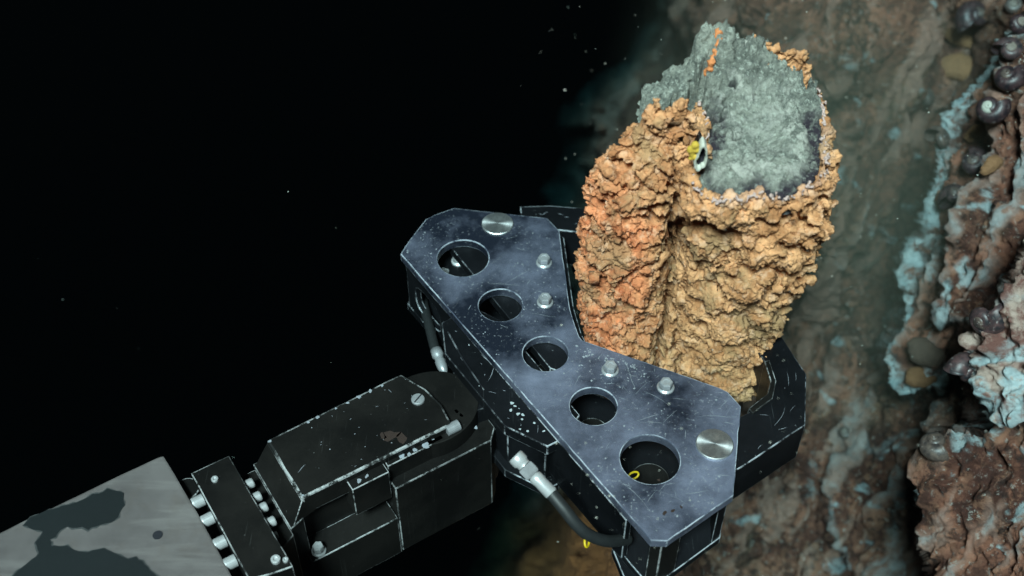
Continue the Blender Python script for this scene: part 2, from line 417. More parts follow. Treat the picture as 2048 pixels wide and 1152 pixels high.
        e = np.hypot((wx-cx)/rx, (wy-cy)/ry)+0.35*fine
        mat = np.maximum(mat, a*sstep(1.15, 0.75, e))
    ochre = sstep(1330, 1200, wx)*sstep(960, 1040, wy)
    mat = np.maximum(mat, 0.75*sstep(0.62, 0.95, patch+0.45*fine)*sstep(1560, 1700, px)*(1-pale))
    mat = np.maximum(mat, 0.55*sstep(.35, .75, streak)*sstep(1640, 1800, px)*sstep(250, 450, py)*(1-pale))
    P = CAM+(FWD+RGT*((px-1024)/FPX)[:, None]-UPV*((py-576)/FPX)[:, None])*dep[:, None]
    G = P.reshape(ny, nx, 3)
    def normals(G):
        du = np.gradient(G, axis=1); dv = np.gradient(G, axis=0)
        n = np.cross(dv, du); n /= np.linalg.norm(n, axis=2)[..., None]+1e-9
        return n
    Gs = G.copy()
    for _ in range(10):
        Gs[1:-1] = (Gs[:-2]+Gs[1:-1]+Gs[2:])/3; Gs[:, 1:-1] = (Gs[:, :-2]+Gs[:, 1:-1]+Gs[:, 2:])/3
    N = normals(Gs).reshape(-1, 3); N0 = normals(G).reshape(-1, 3)
    if (N@(-FWD)).mean() < 0: N = -N
    f1, f2 = worley(P*22+0.6*np.stack([fbm(P*18, 2), fbm(P*18+4, 2), fbm(P*18+8, 2)], 1))
    g1, g2 = worley(P*58+0.4*np.stack([fbm(P*40, 2), fbm(P*40+4, 2), fbm(P*40+8, 2)], 1))
    V_ = CAM-P; V_ /= np.linalg.norm(V_, axis=1)[:, None]
    flat = sstep(0.12, 0.5, np.abs((N0*V_).sum(1)))
    amp = (1-0.35*sstep(0.2, 0.8, mat))*(.2+.8*flat)
    disp = 0.026*fbm(P*7, 5, 0.5)+0.020*streak*flat*(1-.75*sstep(-10, 20, so))+amp*(0.010*(0.5-f1)+0.0050*(0.5-g1)+0.005*fbm(P*60, 3))
    disp += 0.010*mat+0.012*fbm(P*18, 3, ridged=True)*(1-mat)*flat
    # the near block is knobblier
    disp += pale*(0.010*(0.5-g1)+0.010*fbm(P*40, 3))
    P = P+N*disp[:, None]
    idx = np.arange(nx*ny).reshape(ny, nx)
    F = np.stack([idx[:-1, :-1], idx[1:, :-1], idx[1:, 1:], idx[:-1, 1:]], -1).reshape(-1, 4)
    F = F[(dep[F] < 9.0).all(1)]
    me = bpy.data.meshes.new('m'); me.vertices.add(len(P)); me.vertices.foreach_set('co', P.ravel())
    me.loops.add(F.size); me.loops.foreach_set('vertex_index', F.ravel().astype(np.int32))
    me.polygons.add(len(F)); me.polygons.foreach_set('loop_start', np.arange(0, F.size, 4, dtype=np.int32))
    me.update(calc_edges=True); me.validate()
    for nm, a in (('mat', mat), ('pale', pale), ('ochre', ochre), ('streak', sstep(-.5, .6, streak))):
        at = me.attributes.new(nm, 'FLOAT', 'POINT'); at.data.foreach_set('value', np.clip(a, 0, 1).astype(np.float32))
    o = put('rock_wall', me, MM['vent_rock'], None, True)
    tag(o, 'rust brown vent wall with pale blue bacterial mats along its ridges', 'rock wall', kind='structure')
    return P, F
from mathutils.bvhtree import BVHTree
WP, WF = build_wall()
WBVH = BVHTree.FromPolygons(WP.tolist(), WF.tolist())
def wall_at(px, py):
    d = ray(px, py); n = np.linalg.norm(d)
    h = WBVH.ray_cast(Vector(CAM), Vector(d/n))
    return float((np.array(h[0])-CAM)@FWD) if h[0] is not None else 2.2

# ------------------------------------------------------------------ hydrothermal chimney
def ico(sub):
    bm = bmesh.new(); bmesh.ops.create_icosphere(bm, subdivisions=sub, radius=1.0)
    v = np.array([x.co[:] for x in bm.verts]); f = np.array([[y.index for y in x.verts] for x in bm.faces]); bm.free(); return v, f
ICO = {k: ico(k) for k in (1, 2, 3)}
class Lumps:
    def __init__(s): s.v = []; s.f = []; s.n = 0
    def add(s, c, r, R=None, sub=2):
        v, f = ICO[sub]; v = v*np.asarray(r)
        if R is not None: v = v@np.asarray(R).T
        s.v.append(v+np.asarray(c)); s.f.append(f+s.n); s.n += len(v)
    def cone(s, c, d, r, L):
        d = np.asarray(d, float); d /= np.linalg.norm(d)
        a = np.cross(d, [0.3, 0.2, 1]); a /= np.linalg.norm(a); b = np.cross(d, a); n = 10
        v = [np.asarray(c)+r*(a*math.cos(2*math.pi*k/n)+b*math.sin(2*math.pi*k/n)) for k in range(n)]
        v += [np.asarray(c)-d*r*0.5, np.asarray(c)+d*L]
        f = [(k, (k+1) % n, n+1) for k in range(n)]+[((k+1) % n, k, n) for k in range(n)]
        s.v.append(np.array(v)); s.f.append(np.array(f)+s.n); s.n += len(v)
    def remesh(s, voxel, smooth=1):
        me = bpy.data.meshes.new('t'); V = np.concatenate(s.v); Fc = np.concatenate(s.f)
        me.from_pydata(V.tolist(), [], Fc.tolist()); me.update()
        o = bpy.data.objects.new('t', me); COL.objects.link(o)
        md = o.modifiers.new('r', 'REMESH'); md.mode = 'VOXEL'; md.voxel_size = voxel; md.adaptivity = 0
        if smooth: sm = o.modifiers.new('s', 'SMOOTH'); sm.factor = 0.5; sm.iterations = smooth
        dg = bpy.context.evaluated_depsgraph_get()
        out = bpy.data.meshes.new_from_object(o.evaluated_get(dg))
        bpy.data.objects.remove(o); bpy.data.meshes.remove(me); return out
def mesh_np(me):
    v = np.empty(len(me.vertices)*3); me.vertices.foreach_get('co', v); v = v.reshape(-1, 3)
    n = np.empty(len(me.vertices)*3); me.vertices.foreach_get('normal', n); return v, n.reshape(-1, 3)

CH = empty('hydrothermal_chimney', (0.2, 0.966, -0.12))
tag(CH, 'broken orange crusted vent chimney with grey core held in the gripper jaws', 'chimney')
XL, XR, YC = 0.136, 0.258, 0.966
def lx(z): return float(np.interp(z, [-.0455, .0688, .1636, .2218, .263, .289, .312], [.1446, .1353, .1324, .1355, .1450, .1530, .1560]))
def rad(lobe, z):
    if lobe == 'L': return .92*float(np.interp(z, [-.0455, .0688, .1636, .2218, .263, .289, .312], [.046, .047, .044, .037, .026, .015, .008]))
    return float(np.interp(z, [-.12, -.03, .04, .12, .2, .27], [.048, .052, .058, .073, .079, .079]))
FACE = [(1405, 205), (1425, 250), (1422, 290), (1398, 330), (1400, 372), (1440, 394), (1490, 388), (1520, 378), (1560, 388), (1600, 372), (1640, 340), (1640, 262), (1638, 215), (1625, 165)]
def build_crust():
    rng = random.Random(4); L = Lumps()
    for lobe, X, ztop in (('L', XL, .280), ('R', XR, .242)):
        z = -.12
        while z <= ztop:
            r = rad(lobe, z); yy = YC
            hz_ = min(.03, max(.012, (ztop+.003 if lobe == 'R' else ztop+.03)-z))
            L.add((lx(z) if lobe == 'L' else X, yy, z), (r*(.84 if lobe == 'R' else .93), r*.93, hz_), sub=3); z += .012
        def surf(z, th, k=1.0):
            r = rad(lobe, z)*k; return np.array([(lx(z) if lobe == 'L' else X)+r*(.90 if lobe == 'R' else 1)*math.cos(th), YC+r*math.sin(th), z])
        def rot(th):
            q = Matrix.Rotation(th, 3, 'Z') @ Matrix.Rotation(rng.uniform(-.6, .6), 3, 'Y') @ Matrix.Rotation(rng.uniform(-.5, .5), 3, 'X'); return np.array(q)
        for _ in range(150):                       # large knobs
            th = rng.uniform(0, 2*math.pi); zz = rng.uniform(-.11, .235 if lobe == 'L' else ztop-.012); s = rng.uniform(.009, .017)
            L.add(surf(zz, th, rng.uniform(.90, 1.0)), (s*rng.uniform(.8, 1.1), s*rng.uniform(.9, 1.5), s*rng.uniform(.6, 1.0)), rot(th))
        for _ in range(70):                        # botryoidal swellings
            th = rng.uniform(0, 2*math.pi); zz = rng.uniform(-.10, .195 if lobe == 'L' else ztop-.03); s = rng.uniform(.015, .024)
            L.add(surf(zz, th, rng.uniform(.84, .93)), (s, s*rng.uniform(.9, 1.3), s*rng.uniform(.8, 1.1)), rot(th))
        for _ in range(520):                       # small nodules
            th = rng.uniform(0, 2*math.pi); zz = rng.uniform(-.11, ztop); s = .0025+.0075*rng.random()**2.2
            if mnoise.noise(Vector((X*30+math.cos(th)*2, math.sin(th)*2, zz*30))) < -.12: continue
            L.add(surf(zz, th, rng.uniform(.99, 1.11)), (s*rng.uniform(.8, 1.2), s*rng.uniform(.8, 1.6), s*rng.uniform(.6, 1.0)), rot(th), sub=1)
        zz = -.1                                   # stacked lips of crust
        while zz < ztop-.01:
            for k in range(16):
                th = rng.uniform(math.pi*.75, math.pi*1.75) if lobe == 'L' else rng.uniform(-.9, 1.0)
                s = rng.uniform(.005, .009); zz2 = zz+rng.uniform(-.004, .004)
                if rng.random() < .75:
                    L.add(surf(zz2, th, rng.uniform(1.06, 1.16)), (s*1.6, s*1.2, s*.60), rot(th), sub=2)
                if lobe == 'L' and rng.random() < .28:
                    L.cone(surf(zz2, th, .98), (math.cos(th), math.sin(th), rng.uniform(-.2, .3)), rng.uniform(.005, .009), rng.uniform(.014, .021))
                if lobe == 'R' and rng.random() < .34:
                    L.cone(surf(zz2, th, 1.0), (math.cos(th), math.sin(th), rng.uniform(-.1, .35)), rng.uniform(.005, .008), rng.uniform(.014, .024))
            zz += .019
    # web joining the two lobes, with the dark gap left open half way up
    for zz in np.arange(-.12, .06, .012): L.add((.197, 1.0, zz), (.034, .036, .016))
    for zz in np.arange(.185, .268, .010): L.add((.180, .985, zz), (.028, .032, .012))
    for zz in np.arange(.05, .19, .012): L.add((.197, 1.022, zz), (.036, .018, .016))
    for _ in range(190):
        lowz = rng.random() < .5; zz = rng.uniform(-.11, .07) if lowz else rng.uniform(.175, .275); x = rng.uniform(.166, .226 if lowz else .203); s = rng.uniform(.004, .010)
        L.add((x, (1.0 if lowz else .985)-.036*math.sqrt(max(0, 1-((x-.197)/.042)**2))+rng.uniform(-.003, .006), zz), (s*1.2, s, s*.8), sub=2)
    # spikes seen along the right outline, tips placed where the photograph has them
    for tx, ty, l in ((1648, 466, .030), (1632, 514, .028), (1600, 572, .024), (1552, 600, .018), (1556, 700, .022), (1545, 690, .016), (1640, 440, .02)):
        tip = ony(tx, ty, YC-.012); base = tip-np.array([l, 0, -.002]); L.cone(base, tip-base+np.array([0, 0, .003]), .011, l*1.25)
        L.add(base-np.array([.006, 0, 0]), (.014, .011, .009))
    # knobs standing on the shoulder of the left lobe
    for x, y, r in ((1312, 208, .008), (1308, 232, .011), (1322, 250, .012), (1280, 268, .010), (1252, 292, .009), (1230, 302, .008), (1300, 290, .012), (1345, 225, .009), (1365, 215, .009), (1385, 235, .009), (1370, 260, .011), (1340, 270, .011), (1395, 270, .010), (1360, 300, .012)):
        p = ony(x, y, YC-.01); L.add(p, (r*.8, r, r*1.05))
    # upstanding shards behind, at the right of the core
    for x, y, r in ((1510, 82, .010), (1530, 92, .010), (1552, 104, .008), (1578, 110, .010), (1600, 118, .011), (1612, 108, .006), (1608, 140, .008), (1620, 170, .007), (1612, 155, .007)):
        p = ony(x, y, 1.055); L.add(p, (r, r*.7, r*.8)); L.add(p-np.array([0, 0, r*1.2]), (r*.8, r*.7, r*1.3)); L.add(p-np.array([0, .002, r*2.6]), (r*.9, r*.7, r*1.6))
    # ragged lip round the broken face
    F2 = FACE; n = len(F2)
    for k in range(n-1):
        a = onz(*F2[k], .262); b = onz(*F2[k+1], .262); m = max(2, int(np.linalg.norm(b-a)/.005))
        for q in range(m):
            p = a+(b-a)*(q/m); c = np.array([XR, YC, .262]); d = p-c; d[2] = 0; d /= np.linalg.norm(d)
            s = rng.uniform(.004, .0075)
            L.add(p+d*rng.uniform(.004, .009)+np.array([0, 0, rng.uniform(-.012, -.003)]), (s*1.1, s, s*1.5))
            L.add(p+d*rng.uniform(.004, .012)+np.array([0, 0, rng.uniform(-.03, -.012)]), (s*1.6, s*1.5, s*1.5))
    me = L.remesh(.0014, 1)
    v, nrm = mesh_np(me)
    # deep cleft between the two lobes, blackest half way up
    xc = np.interp(v[:, 2], [-.06, .02, .10, .17, .24], [.176, .181, .181, .174, .170])+.005*fbm(v*40, 2)
    cut = np.exp(-((v[:, 0]-xc)/.0085)**2)*sstep(.235, .17, v[:, 2])*sstep(1.02, .985, v[:, 1])*(.55+.45*np.exp(-((v[:, 2]-.10)/.035)**2))
    v = v+np.array([0, 1.0, 0])*(.055*cut)[:, None]
    w = v+.006*np.stack([fbm(v*55, 3), fbm(v*55+5, 3), fbm(v*55+9, 3)], 1)
    f1, f2 = worley(w*np.array([62, 62, 80])); g1, g2 = worley(w*150)
    sm = sstep(-.3, .4, fbm(v*20+3, 3)); sm2 = sstep(-.3, .4, fbm(v*26+11, 3))
    ang = np.arctan2(v[:, 1]-YC, v[:, 0]-np.where(v[:, 0] < .19, XL, XR))
    rib = fbm(np.stack([ang*3.2+v[:, 2]*6, v[:, 2]*14, v[:, 0]*9], 1), 3, .55, ridged=True)
    rg = fbm(w*110, 4, .65, ridged=True); rg -= rg.mean(); rib -= rib.mean(); led = fbm(np.stack([v[:, 0]*14, v[:, 1]*14, v[:, 2]*52+2*fbm(v*20, 2)], 1), 3, .6, ridged=True); led -= led.mean()
    lm = sstep(.20, .15, v[:, 0])
    d = .0050*fbm(v*34+6, 4, .6)+.0030*rib*(1-.6*lm)+.0045*led*(.3+.7*lm)+.0066*(.45-f1)*(.25+.75*sm)+.0030*(.45-g1)*sm2+.0013*rg*(1.3-.8*sm)+.0018*fbm(v*260, 3, .65)-.0012
    d -= .0026*sstep(.12, .0, f2-f1)*sm
    v2 = v+nrm*d[:, None]; me.vertices.foreach_set('co', v2.ravel()); me.update()
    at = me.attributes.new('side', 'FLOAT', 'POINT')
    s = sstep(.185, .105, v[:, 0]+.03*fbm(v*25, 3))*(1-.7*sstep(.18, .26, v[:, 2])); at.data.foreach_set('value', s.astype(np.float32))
    at = me.attributes.new('rim', 'FLOAT', 'POINT')
    rm = sstep(.2535, .2625, v2[:, 2]+.004*fbm(v*90, 3))*sstep(.195, .21, v[:, 0])*sstep(1.0, .98, v[:, 1])*sstep(.05, .066, np.hypot(v[:, 0]-XR, v[:, 1]-YC))*.25
    tip = np.zeros(len(v))
    at.data.foreach_set('value', np.clip(rm, 0, 1).astype(np.float32))
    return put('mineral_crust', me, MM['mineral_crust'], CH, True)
crust = build_crust()

def build_core():
    YCR = 1.06
    crest = [(1296, 205), (1312, 178), (1340, 142), (1362, 140), (1384, 122), (1390, 90), (1402, 66), (1440, 48), (1470, 62), (1492, 78), (1530, 92), (1560, 116), (1592, 132), (1612, 158), (1632, 200), (1650, 260)]
    cr = np.array([ony(x, y, YCR) for x, y in crest])
    outline = [tuple(onz(x, y, .262)[:2]) for x, y in FACE]+[(.315, 1.03), (.305, 1.075), (.20, 1.078), (.145, 1.07), (.140, 1.04), (.152, 1.022), (.175, 1.028), (.194, 1.036)]
    st = .0011
    xs = np.arange(.13, .33, st); ys = np.arange(.87, 1.09, st); Xg, Yg = np.meshgrid(xs, ys)
    x = Xg.ravel(); y = Yg.ravel(); P0 = np.stack([x, y, 0*x], 1)
    s = sdf(x+.004*fbm(P0*70, 3), y+.004*fbm(P0*70+5, 3), outline)
    face = .2605+(y-.90)*.10
    cz = np.interp(x, cr[:, 0], cr[:, 2])+.006*fbm(P0*55, 3)
    k = sstep(.998, YCR, y+.010*fbm(P0*40+3, 3))**1.3
    z = face*(1-k)+np.maximum(cz, face-.01)*k
    z = np.where(y > YCR, z-1.8*(y-YCR), z)
    z += .0040*fbm(P0*20+2, 3)+.0062*fbm(P0*45, 5, .62)*(.55+k)+.0030*fbm(P0*170, 4, .7)+.0030*fbm(P0*80+9, 3, .6, ridged=True)*(.4+k)
    f1, f2 = worley(P0*70+np.array([0, 0, .3])+.5*np.stack([fbm(P0*50, 2)]*3, 1)); z += (.0055*(.5-f1))*(.25+.9*k)
    # broad hollow in the middle of the face, pale shoulder on its right
    hc = onz(1525, 270, .262); e = np.hypot((x-hc[0])/.026, (y-hc[1])/.036); z -= .012*sstep(1.2, .3, e)
    sc = onz(1590, 270, .262); e2 = np.hypot((x-sc[0])/.010, (y-sc[1])/.040); z += .005*sstep(1.3, .3, e2)
    fc = onz(1510, 345, .262); e3 = np.hypot((x-fc[0])/.055, (y-fc[1])/.016); z += .004*sstep(1.2, .3, e3)
    pale = np.clip(sstep(1.6, .5, e2)+.9*sstep(1.4, .4, e3)+.45*sstep(2.0, .8, e), 0, 1)
    band = sstep(.019, .006, s+.006*fbm(P0*60+7, 3))*sstep(1.03, .99, y)*sstep(.19, .205, x)
    rc = onz(1625, 270, .262); band = np.maximum(band, sstep(1.3, .6, np.hypot((x-rc[0])/.010, (y-rc[1])/.034)+.4*fbm(P0*60, 3)))
    z -= .008*band
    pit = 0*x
    def march(px, py, zz):
        d = ray(px, py); zz = zz.reshape(Xg.shape)
        for q in np.arange(1.0, 1.6, .001):
            p = CAM+d*q; i = int((p[0]-xs[0])/st); j = int((p[1]-ys[0])/st)
            if 0 <= i < len(xs) and 0 <= j < len(ys) and p[2] <= zz[j, i]: return p
        return CAM+d*1.25
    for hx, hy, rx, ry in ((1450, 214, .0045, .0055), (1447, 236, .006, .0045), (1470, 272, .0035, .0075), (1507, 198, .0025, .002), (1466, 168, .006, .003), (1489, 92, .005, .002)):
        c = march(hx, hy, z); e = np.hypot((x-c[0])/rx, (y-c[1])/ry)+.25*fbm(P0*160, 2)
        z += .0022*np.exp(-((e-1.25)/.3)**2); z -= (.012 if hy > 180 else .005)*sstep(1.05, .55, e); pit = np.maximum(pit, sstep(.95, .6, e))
        pale = np.maximum(pale, np.exp(-((e-1.3)/.35)**2))
    z = np.where(s < .0, z-np.minimum(-s*18, .07), z)
    keep = (s > -.005).reshape(Xg.shape)
    V = np.stack([x, y, np.maximum(z, .236)], 1); nr, nc = Xg.shape; idx = np.arange(nr*nc).reshape(nr, nc)
    ok = keep[:-1, :-1] & keep[1:, :-1] & keep[1:, 1:] & keep[:-1, 1:]
    F = np.stack([idx[:-1, :-1], idx[:-1, 1:], idx[1:, 1:], idx[1:, :-1]], -1)[ok]
    used = np.unique(F); rem = -np.ones(len(V), int); rem[used] = np.arange(len(used)); V = V[used]; F = rem[F]
    # horizontal crumbling so the slopes are not a plain height field
    a = .0022; a = .0032; V = V+a*np.stack([fbm(V*110, 3), fbm(V*110+4, 3), 0*V[:, 0]], 1)
    me = pyd(V.tolist(), F.tolist())
    for nm, q in (('pale', pale), ('band', band), ('pit', pit)):
        at = me.attributes.new(nm, 'FLOAT', 'POINT'); at.data.foreach_set('value', np.clip(q[used], 0, 1).astype(np.float32))
    o = put('grey_core', me, MM['sulphide_core'], CH, True); o['label'] = 'grey green broken mineral core at the top of the chimney'
    zat = lambda px, py: march(px, py, z)
    return o, zat
core, core_at = build_core()
# rust vein on the peak, made of crumbs
L = Lumps(); rng = random.Random(2)
for (ax, ay), (bx, by) in (((1432, 62), (1436, 84)), ((1438, 84), (1426, 116)), ((1426, 112), (1422, 128)), ((1416, 132), (1408, 148))):
    for q in range(11):
        t_ = q/10; p = core_at(ax+(bx-ax)*t_+rng.uniform(-6, 6), ay+(by-ay)*t_)
        r = rng.uniform(.0018, .0042); L.add(p-np.array([0, 0, r*.3]), (r, r, r*.9))
me = L.remesh(.0011, 1); v, n_ = mesh_np(me); me.vertices.foreach_set('co', (v+n_*(.0014*fbm(v*200, 3))[:, None]).ravel()); me.update()
put('rust_vein', me, MM['rust_vein'], core, True)
# the open channel at the front left of the core: dark throat, pale lip, yellow fringe
def lip(cx, cy, rx, ry, tilt, zc, name_lip):
    pts = []
    for k in range(28):
        a = 2*math.pi*k/28; r = 1+.14*math.sin(3*a+1)+.08*math.sin(5*a)
        x = rx*r*math.cos(a); y = ry*r*math.sin(a)
        pts.append(ony(cx+x*math.cos(tilt)-y*math.sin(tilt), cy+x*math.sin(tilt)+y*math.cos(tilt), zc))
    return pts
yc = YC-.062
pts = lip(1403, 317, 9, 22, .28, yc, 'lip')
cen = sum(pts)/len(pts)
bm = bmesh.new(); rings = []
for f_, dy, rr in ((1.30, .010, 1), (1.22, -.001, 1), (1.05, -.002, 1), (.82, .004, 1), (.7, .03, 1)):
    rings.append([bm.verts.new(cen+(p-cen)*f_+np.array([0, dy, 0])+.0012*np.array([mnoise.noise(Vector(p)*300), mnoise.noise(Vector(p)*300+Vector((3, 3, 3))), 0])) for p in pts])
for a, b in zip(rings, rings[1:]):
    for k in range(28): bm.faces.new((a[k], a[(k+1) % 28], b[(k+1) % 28], b[k]))
for f in bm.faces: f.material_index = 0
for a, b in [(rings[3], rings[4])]:
    pass
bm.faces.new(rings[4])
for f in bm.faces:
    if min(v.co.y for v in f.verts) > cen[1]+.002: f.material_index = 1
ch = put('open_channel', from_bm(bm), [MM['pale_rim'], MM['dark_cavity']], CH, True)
L = Lumps()
for k in range(14):
    p = ony(1388+rng.uniform(-8, 7), 303+rng.uniform(-16, 14), yc+.004); r = rng.uniform(.002, .0042); L.add(p, (r, r, r))
put('sulphur_fringe', L.remesh(.0012, 1), MM['sulphur_yellow'], ch, True)
# thin pale lip that edges the crust round the face
path = []
for k in range(len(FACE)-1):
    a = onz(*FACE[k], .2665); b = onz(*FACE[k+1], .2665); m = max(2, int(np.linalg.norm(b-a)/.0025))
    path += [a+(b-a)*(q/m) for q in range(m)]
c0 = np.array([XR, YC, .262]); pp = []
for i, p in enumerate(path):
    d = p-c0; d[2] = 0; d /= np.linalg.norm(d)
    w = Vector(p)*120
    pp.append(p+d*(.006+.0045*mnoise.noise(w)+.003*mnoise.noise(w*3))+np.array([0, 0, -.002+.005*mnoise.noise(w*.8+Vector((5, 1, 0)))]))
L = Lumps(); rng = random.Random(6)
for i, p in enumerate(pp):
    if mnoise.noise(Vector(p)*70+Vector((2, 0, 0))) < -.22: continue
    for q in range(2):
        r = rng.uniform(.0010, .0022); L.add(np.array(p)+np.array([rng.gauss(0, .0012), rng.gauss(0, .0012), rng.gauss(0, .0015)]), (r, r, r*rng.uniform(.7, 1.5)), sub=1)
me = L.remesh(.0009, 3); v, n_ = mesh_np(me); me.vertices.foreach_set('co', (v+n_*(.0012*fbm(v*240, 3))[:, None]).ravel()); me.update()
put('crust_lip', me, MM['rim_mineral'], CH, True)

# ------------------------------------------------------------------ gripper
GR = empty('robotic_gripper', (0.08, 0.9, -0.11))
tag(GR, 'black scratched metal gripper jaws with five round holes clamped on the chimney', 'gripper')
PL, PE, BK, BE, AR, AE = (MM[k] for k in ('plate_metal', 'plate_edge', 'black_paint', 'black_edge', 'arm_paint', 'arm_edge'))
def strips(name, poly, z, holes, count, seed, mat, parent, lmin, lmax, wmin, wmax, dir0=None):
    """shallow scratches: slivers of bright bare metal"""
    rng = random.Random(seed); P = np.array(poly); lo, hi = P.min(0), P.max(0); v = []; f = []
    k = 0
    while k < count:
        x, y = rng.uniform(lo[0], hi[0]), rng.uniform(lo[1], hi[1])
        a = rng.gauss(dir0, .5) if dir0 is not None and rng.random() < .6 else rng.uniform(0, math.pi)
        l = lmin*(lmax/lmin)**(rng.random()**1.8); n = 5; cv = rng.uniform(-1.2, 1.2)*l*8
        pts = []; px_, py_, aa = x, y, a
        for i in range(n):
            pts.append((px_, py_)); px_ += math.cos(aa)*l/n; py_ += math.sin(aa)*l/n; aa += cv/n*.3+rng.uniform(-.18, .18)
        q = np.array(pts); s = sdf(q[:, 0], q[:, 1], poly)
        if s.min() < .002: continue
        if any(np.hypot(q[:, 0]-c[0], q[:, 1]-c[1]).min() < c[2]+.0015 for c in holes): continue
        w = rng.uniform(wmin, wmax); b0 = len(v)
        for i, (ax, ay) in enumerate(pts):
            j = min(i+1, n-1); i0 = max(i-1, 0); d = np.array(pts[j])-np.array(pts[i0]); d /= np.linalg.norm(d)+1e-9
            ww = w*(.15+math.sin(math.pi*(i+.3)/(n-.4)))*rng.uniform(.5, 1.1)
            v += [(ax-d[1]*ww, ay+d[0]*ww, z), (ax+d[1]*ww, ay-d[0]*ww, z)]
        for i in range(n-1): f.append((b0+2*i, b0+2*i+1, b0+2*i+3, b0+2*i+2))
        k += 1
    o = put(name, pyd(v, f), mat, parent); o['kind'] = 'stuff'; return o
def chips(name, spots, mat, parent, seed):
    """flat irregular chips of bare metal or dirt; spots: (x, y, z, radius)"""
    rng = random.Random(seed); v = []; f = []
    for x, y, z, r in spots:
        n = 9; b0 = len(v); ph = rng.random()*6; el = rng.uniform(.5, 1); rot = rng.random()*3
        for k in range(n):
            a = 2*math.pi*k/n; q = r*rng.uniform(.55, 1.15); u, w = q*math.cos(a), q*el*math.sin(a)
            v.append((x+u*math.cos(rot)-w*math.sin(rot), y+u*math.sin(rot)+w*math.cos(rot), z))
        f.append(tuple(range(b0, b0+n)))
    o = put(name, pyd(v, f), mat, parent); o['kind'] = 'stuff'; return o

PLATE = pz([(801, 508), (812, 490), (851, 439), (868, 430), (907, 416), (1094, 436), (1119, 462), (1140, 617), (1158, 672), (1164, 680), (1440, 776), (1456, 784), (1482, 813), (1467, 991), (1335, 1082), (1302, 1081)], 0)
RB, RS = .0322, .0264
HC = [(onz(926, 516, 0), RB), (onz(1001, 610, 0), RS), (onz(1091, 707, 0), RS), (onz(1187, 812, 0), RS), (onz(1300, 918, 0), RB)]
def hole_loop(c, r, seed, rough):
    out = []
    for k in range(56):
        a = 2*math.pi*k/56; out.append((c[0]+r*math.cos(a), c[1]+r*math.sin(a)))
    return out
def rough_poly(poly, step, amp, seed):
    """resample a straight outline and knock tiny dents in it"""
    rng = random.Random(seed); out = []
    for k in range(len(poly)):
        a = np.array(poly[k]); b = np.array(poly[(k+1) % len(poly)]); n = max(1, int(np.linalg.norm(b-a)/step))
        for q in range(n):
            p = a+(b-a)*q/n
            if q: p = p+np.array([rng.gauss(0, amp), rng.gauss(0, amp)])
            out.append(tuple(p))
    return out
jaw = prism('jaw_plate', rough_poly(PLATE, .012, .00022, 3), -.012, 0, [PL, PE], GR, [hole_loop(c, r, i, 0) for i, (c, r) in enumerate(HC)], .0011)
jaw['label'] = 'blue black upper jaw plate with five round holes and a bent outline'
HH = [(c[0], c[1], r) for c, r in HC]
PINS = [onz(995, 449, 0), onz(1429, 890, 0)]; BOLTS = [onz(1088, 527, 0), onz(1090, 606, 0), onz(1220, 742, 0), onz(1331, 776, 0)]
BLOCK = HH+[(p[0], p[1], .022) for p in PINS]+[(p[0], p[1], .011) for p in BOLTS]
strips('scratch_marks', PLATE, .00025, BLOCK, 55, 5, MM['scratch_metal'], jaw, .008, .085, .00008, .00026, .9)
LOWHALF = pz([(1040, 650), (1158, 674), (1440, 778), (1480, 815), (1465, 985), (1330, 1080), (1200, 960)], 0)
strips('scratch_marks', LOWHALF, .0003, BLOCK, 45, 8, MM['scratch_metal'], jaw, .006, .05, .0001, .0003, .3)
rng = random.Random(11); sp = []
Pn = np.array(PLATE)
while len(sp) < 170:
    x, y = rng.uniform(Pn[:, 0].min(), Pn[:, 0].max()), rng.uniform(Pn[:, 1].min(), Pn[:, 1].max())
    s = sdf(np.array([x]), np.array([y]), PLATE)[0]
    if s < .002 or any(math.hypot(x-c[0], y-c[1]) < c[2]+.002 for c in BLOCK): continue
    if mnoise.noise(Vector((x*28, y*28, 1.5))) < -.05+.35*rng.random(): continue
    sp.append((x, y, .0004, rng.choice((.0005, .0006, .0008, .001, .0014))))
# worn places along the notch edge
for k in range(70):
    t_ = rng.random(); px_ = 1150+t_*140; py_ = 690+t_*45+abs(rng.gauss(0, 14)); p = onz(px_, py_, 0)
    if sdf(np.array([p[0]]), np.array([p[1]]), PLATE)[0] > .003 and all(math.hypot(p[0]-c[0], p[1]-c[1]) > c[2]+.003 for c in BLOCK): sp.append((p[0], p[1], .00045, rng.uniform(.0006, .0022)))
chips('paint_chips', sp, MM['scratch_metal'], jaw, 3)
chips('rust_smears', [(*onz(1330, 1025, .0006)[:2], .0006, .004), (*onz(1345, 1022, .0006)[:2], .0006, .003), (*onz(1362, 1014, .0006)[:2], .0006, .0025), (*onz(1318, 960, .0006)[:2], .0006, .0022)], MM['grime'], jaw, 4)
# liner just below the plate, standing slightly proud at the notch
LIN = pz([(870, 460), (1100, 452), (1128, 480), (1147, 618), (1163, 672), (1172, 690), (1420, 790), (1400, 850), (1100, 740)], -.016)
prism('jaw_liner', LIN, -.026, -.0125, [BK, BE], GR, [], .001)
LOW = [(x, y) for x, y in pz([(806, 512), (851, 445), (907, 422), (1094, 440), (1115, 465), (1136, 617), (1158, 680), (1440, 782), (1474, 813), (1462, 985), (1335, 1076), (1306, 1076)], 0)]
prism('lower_jaw_plate', rough_poly(LOW, .03, .0001, 4), -.100, -.088, [BK, BE], GR, [], .0011)
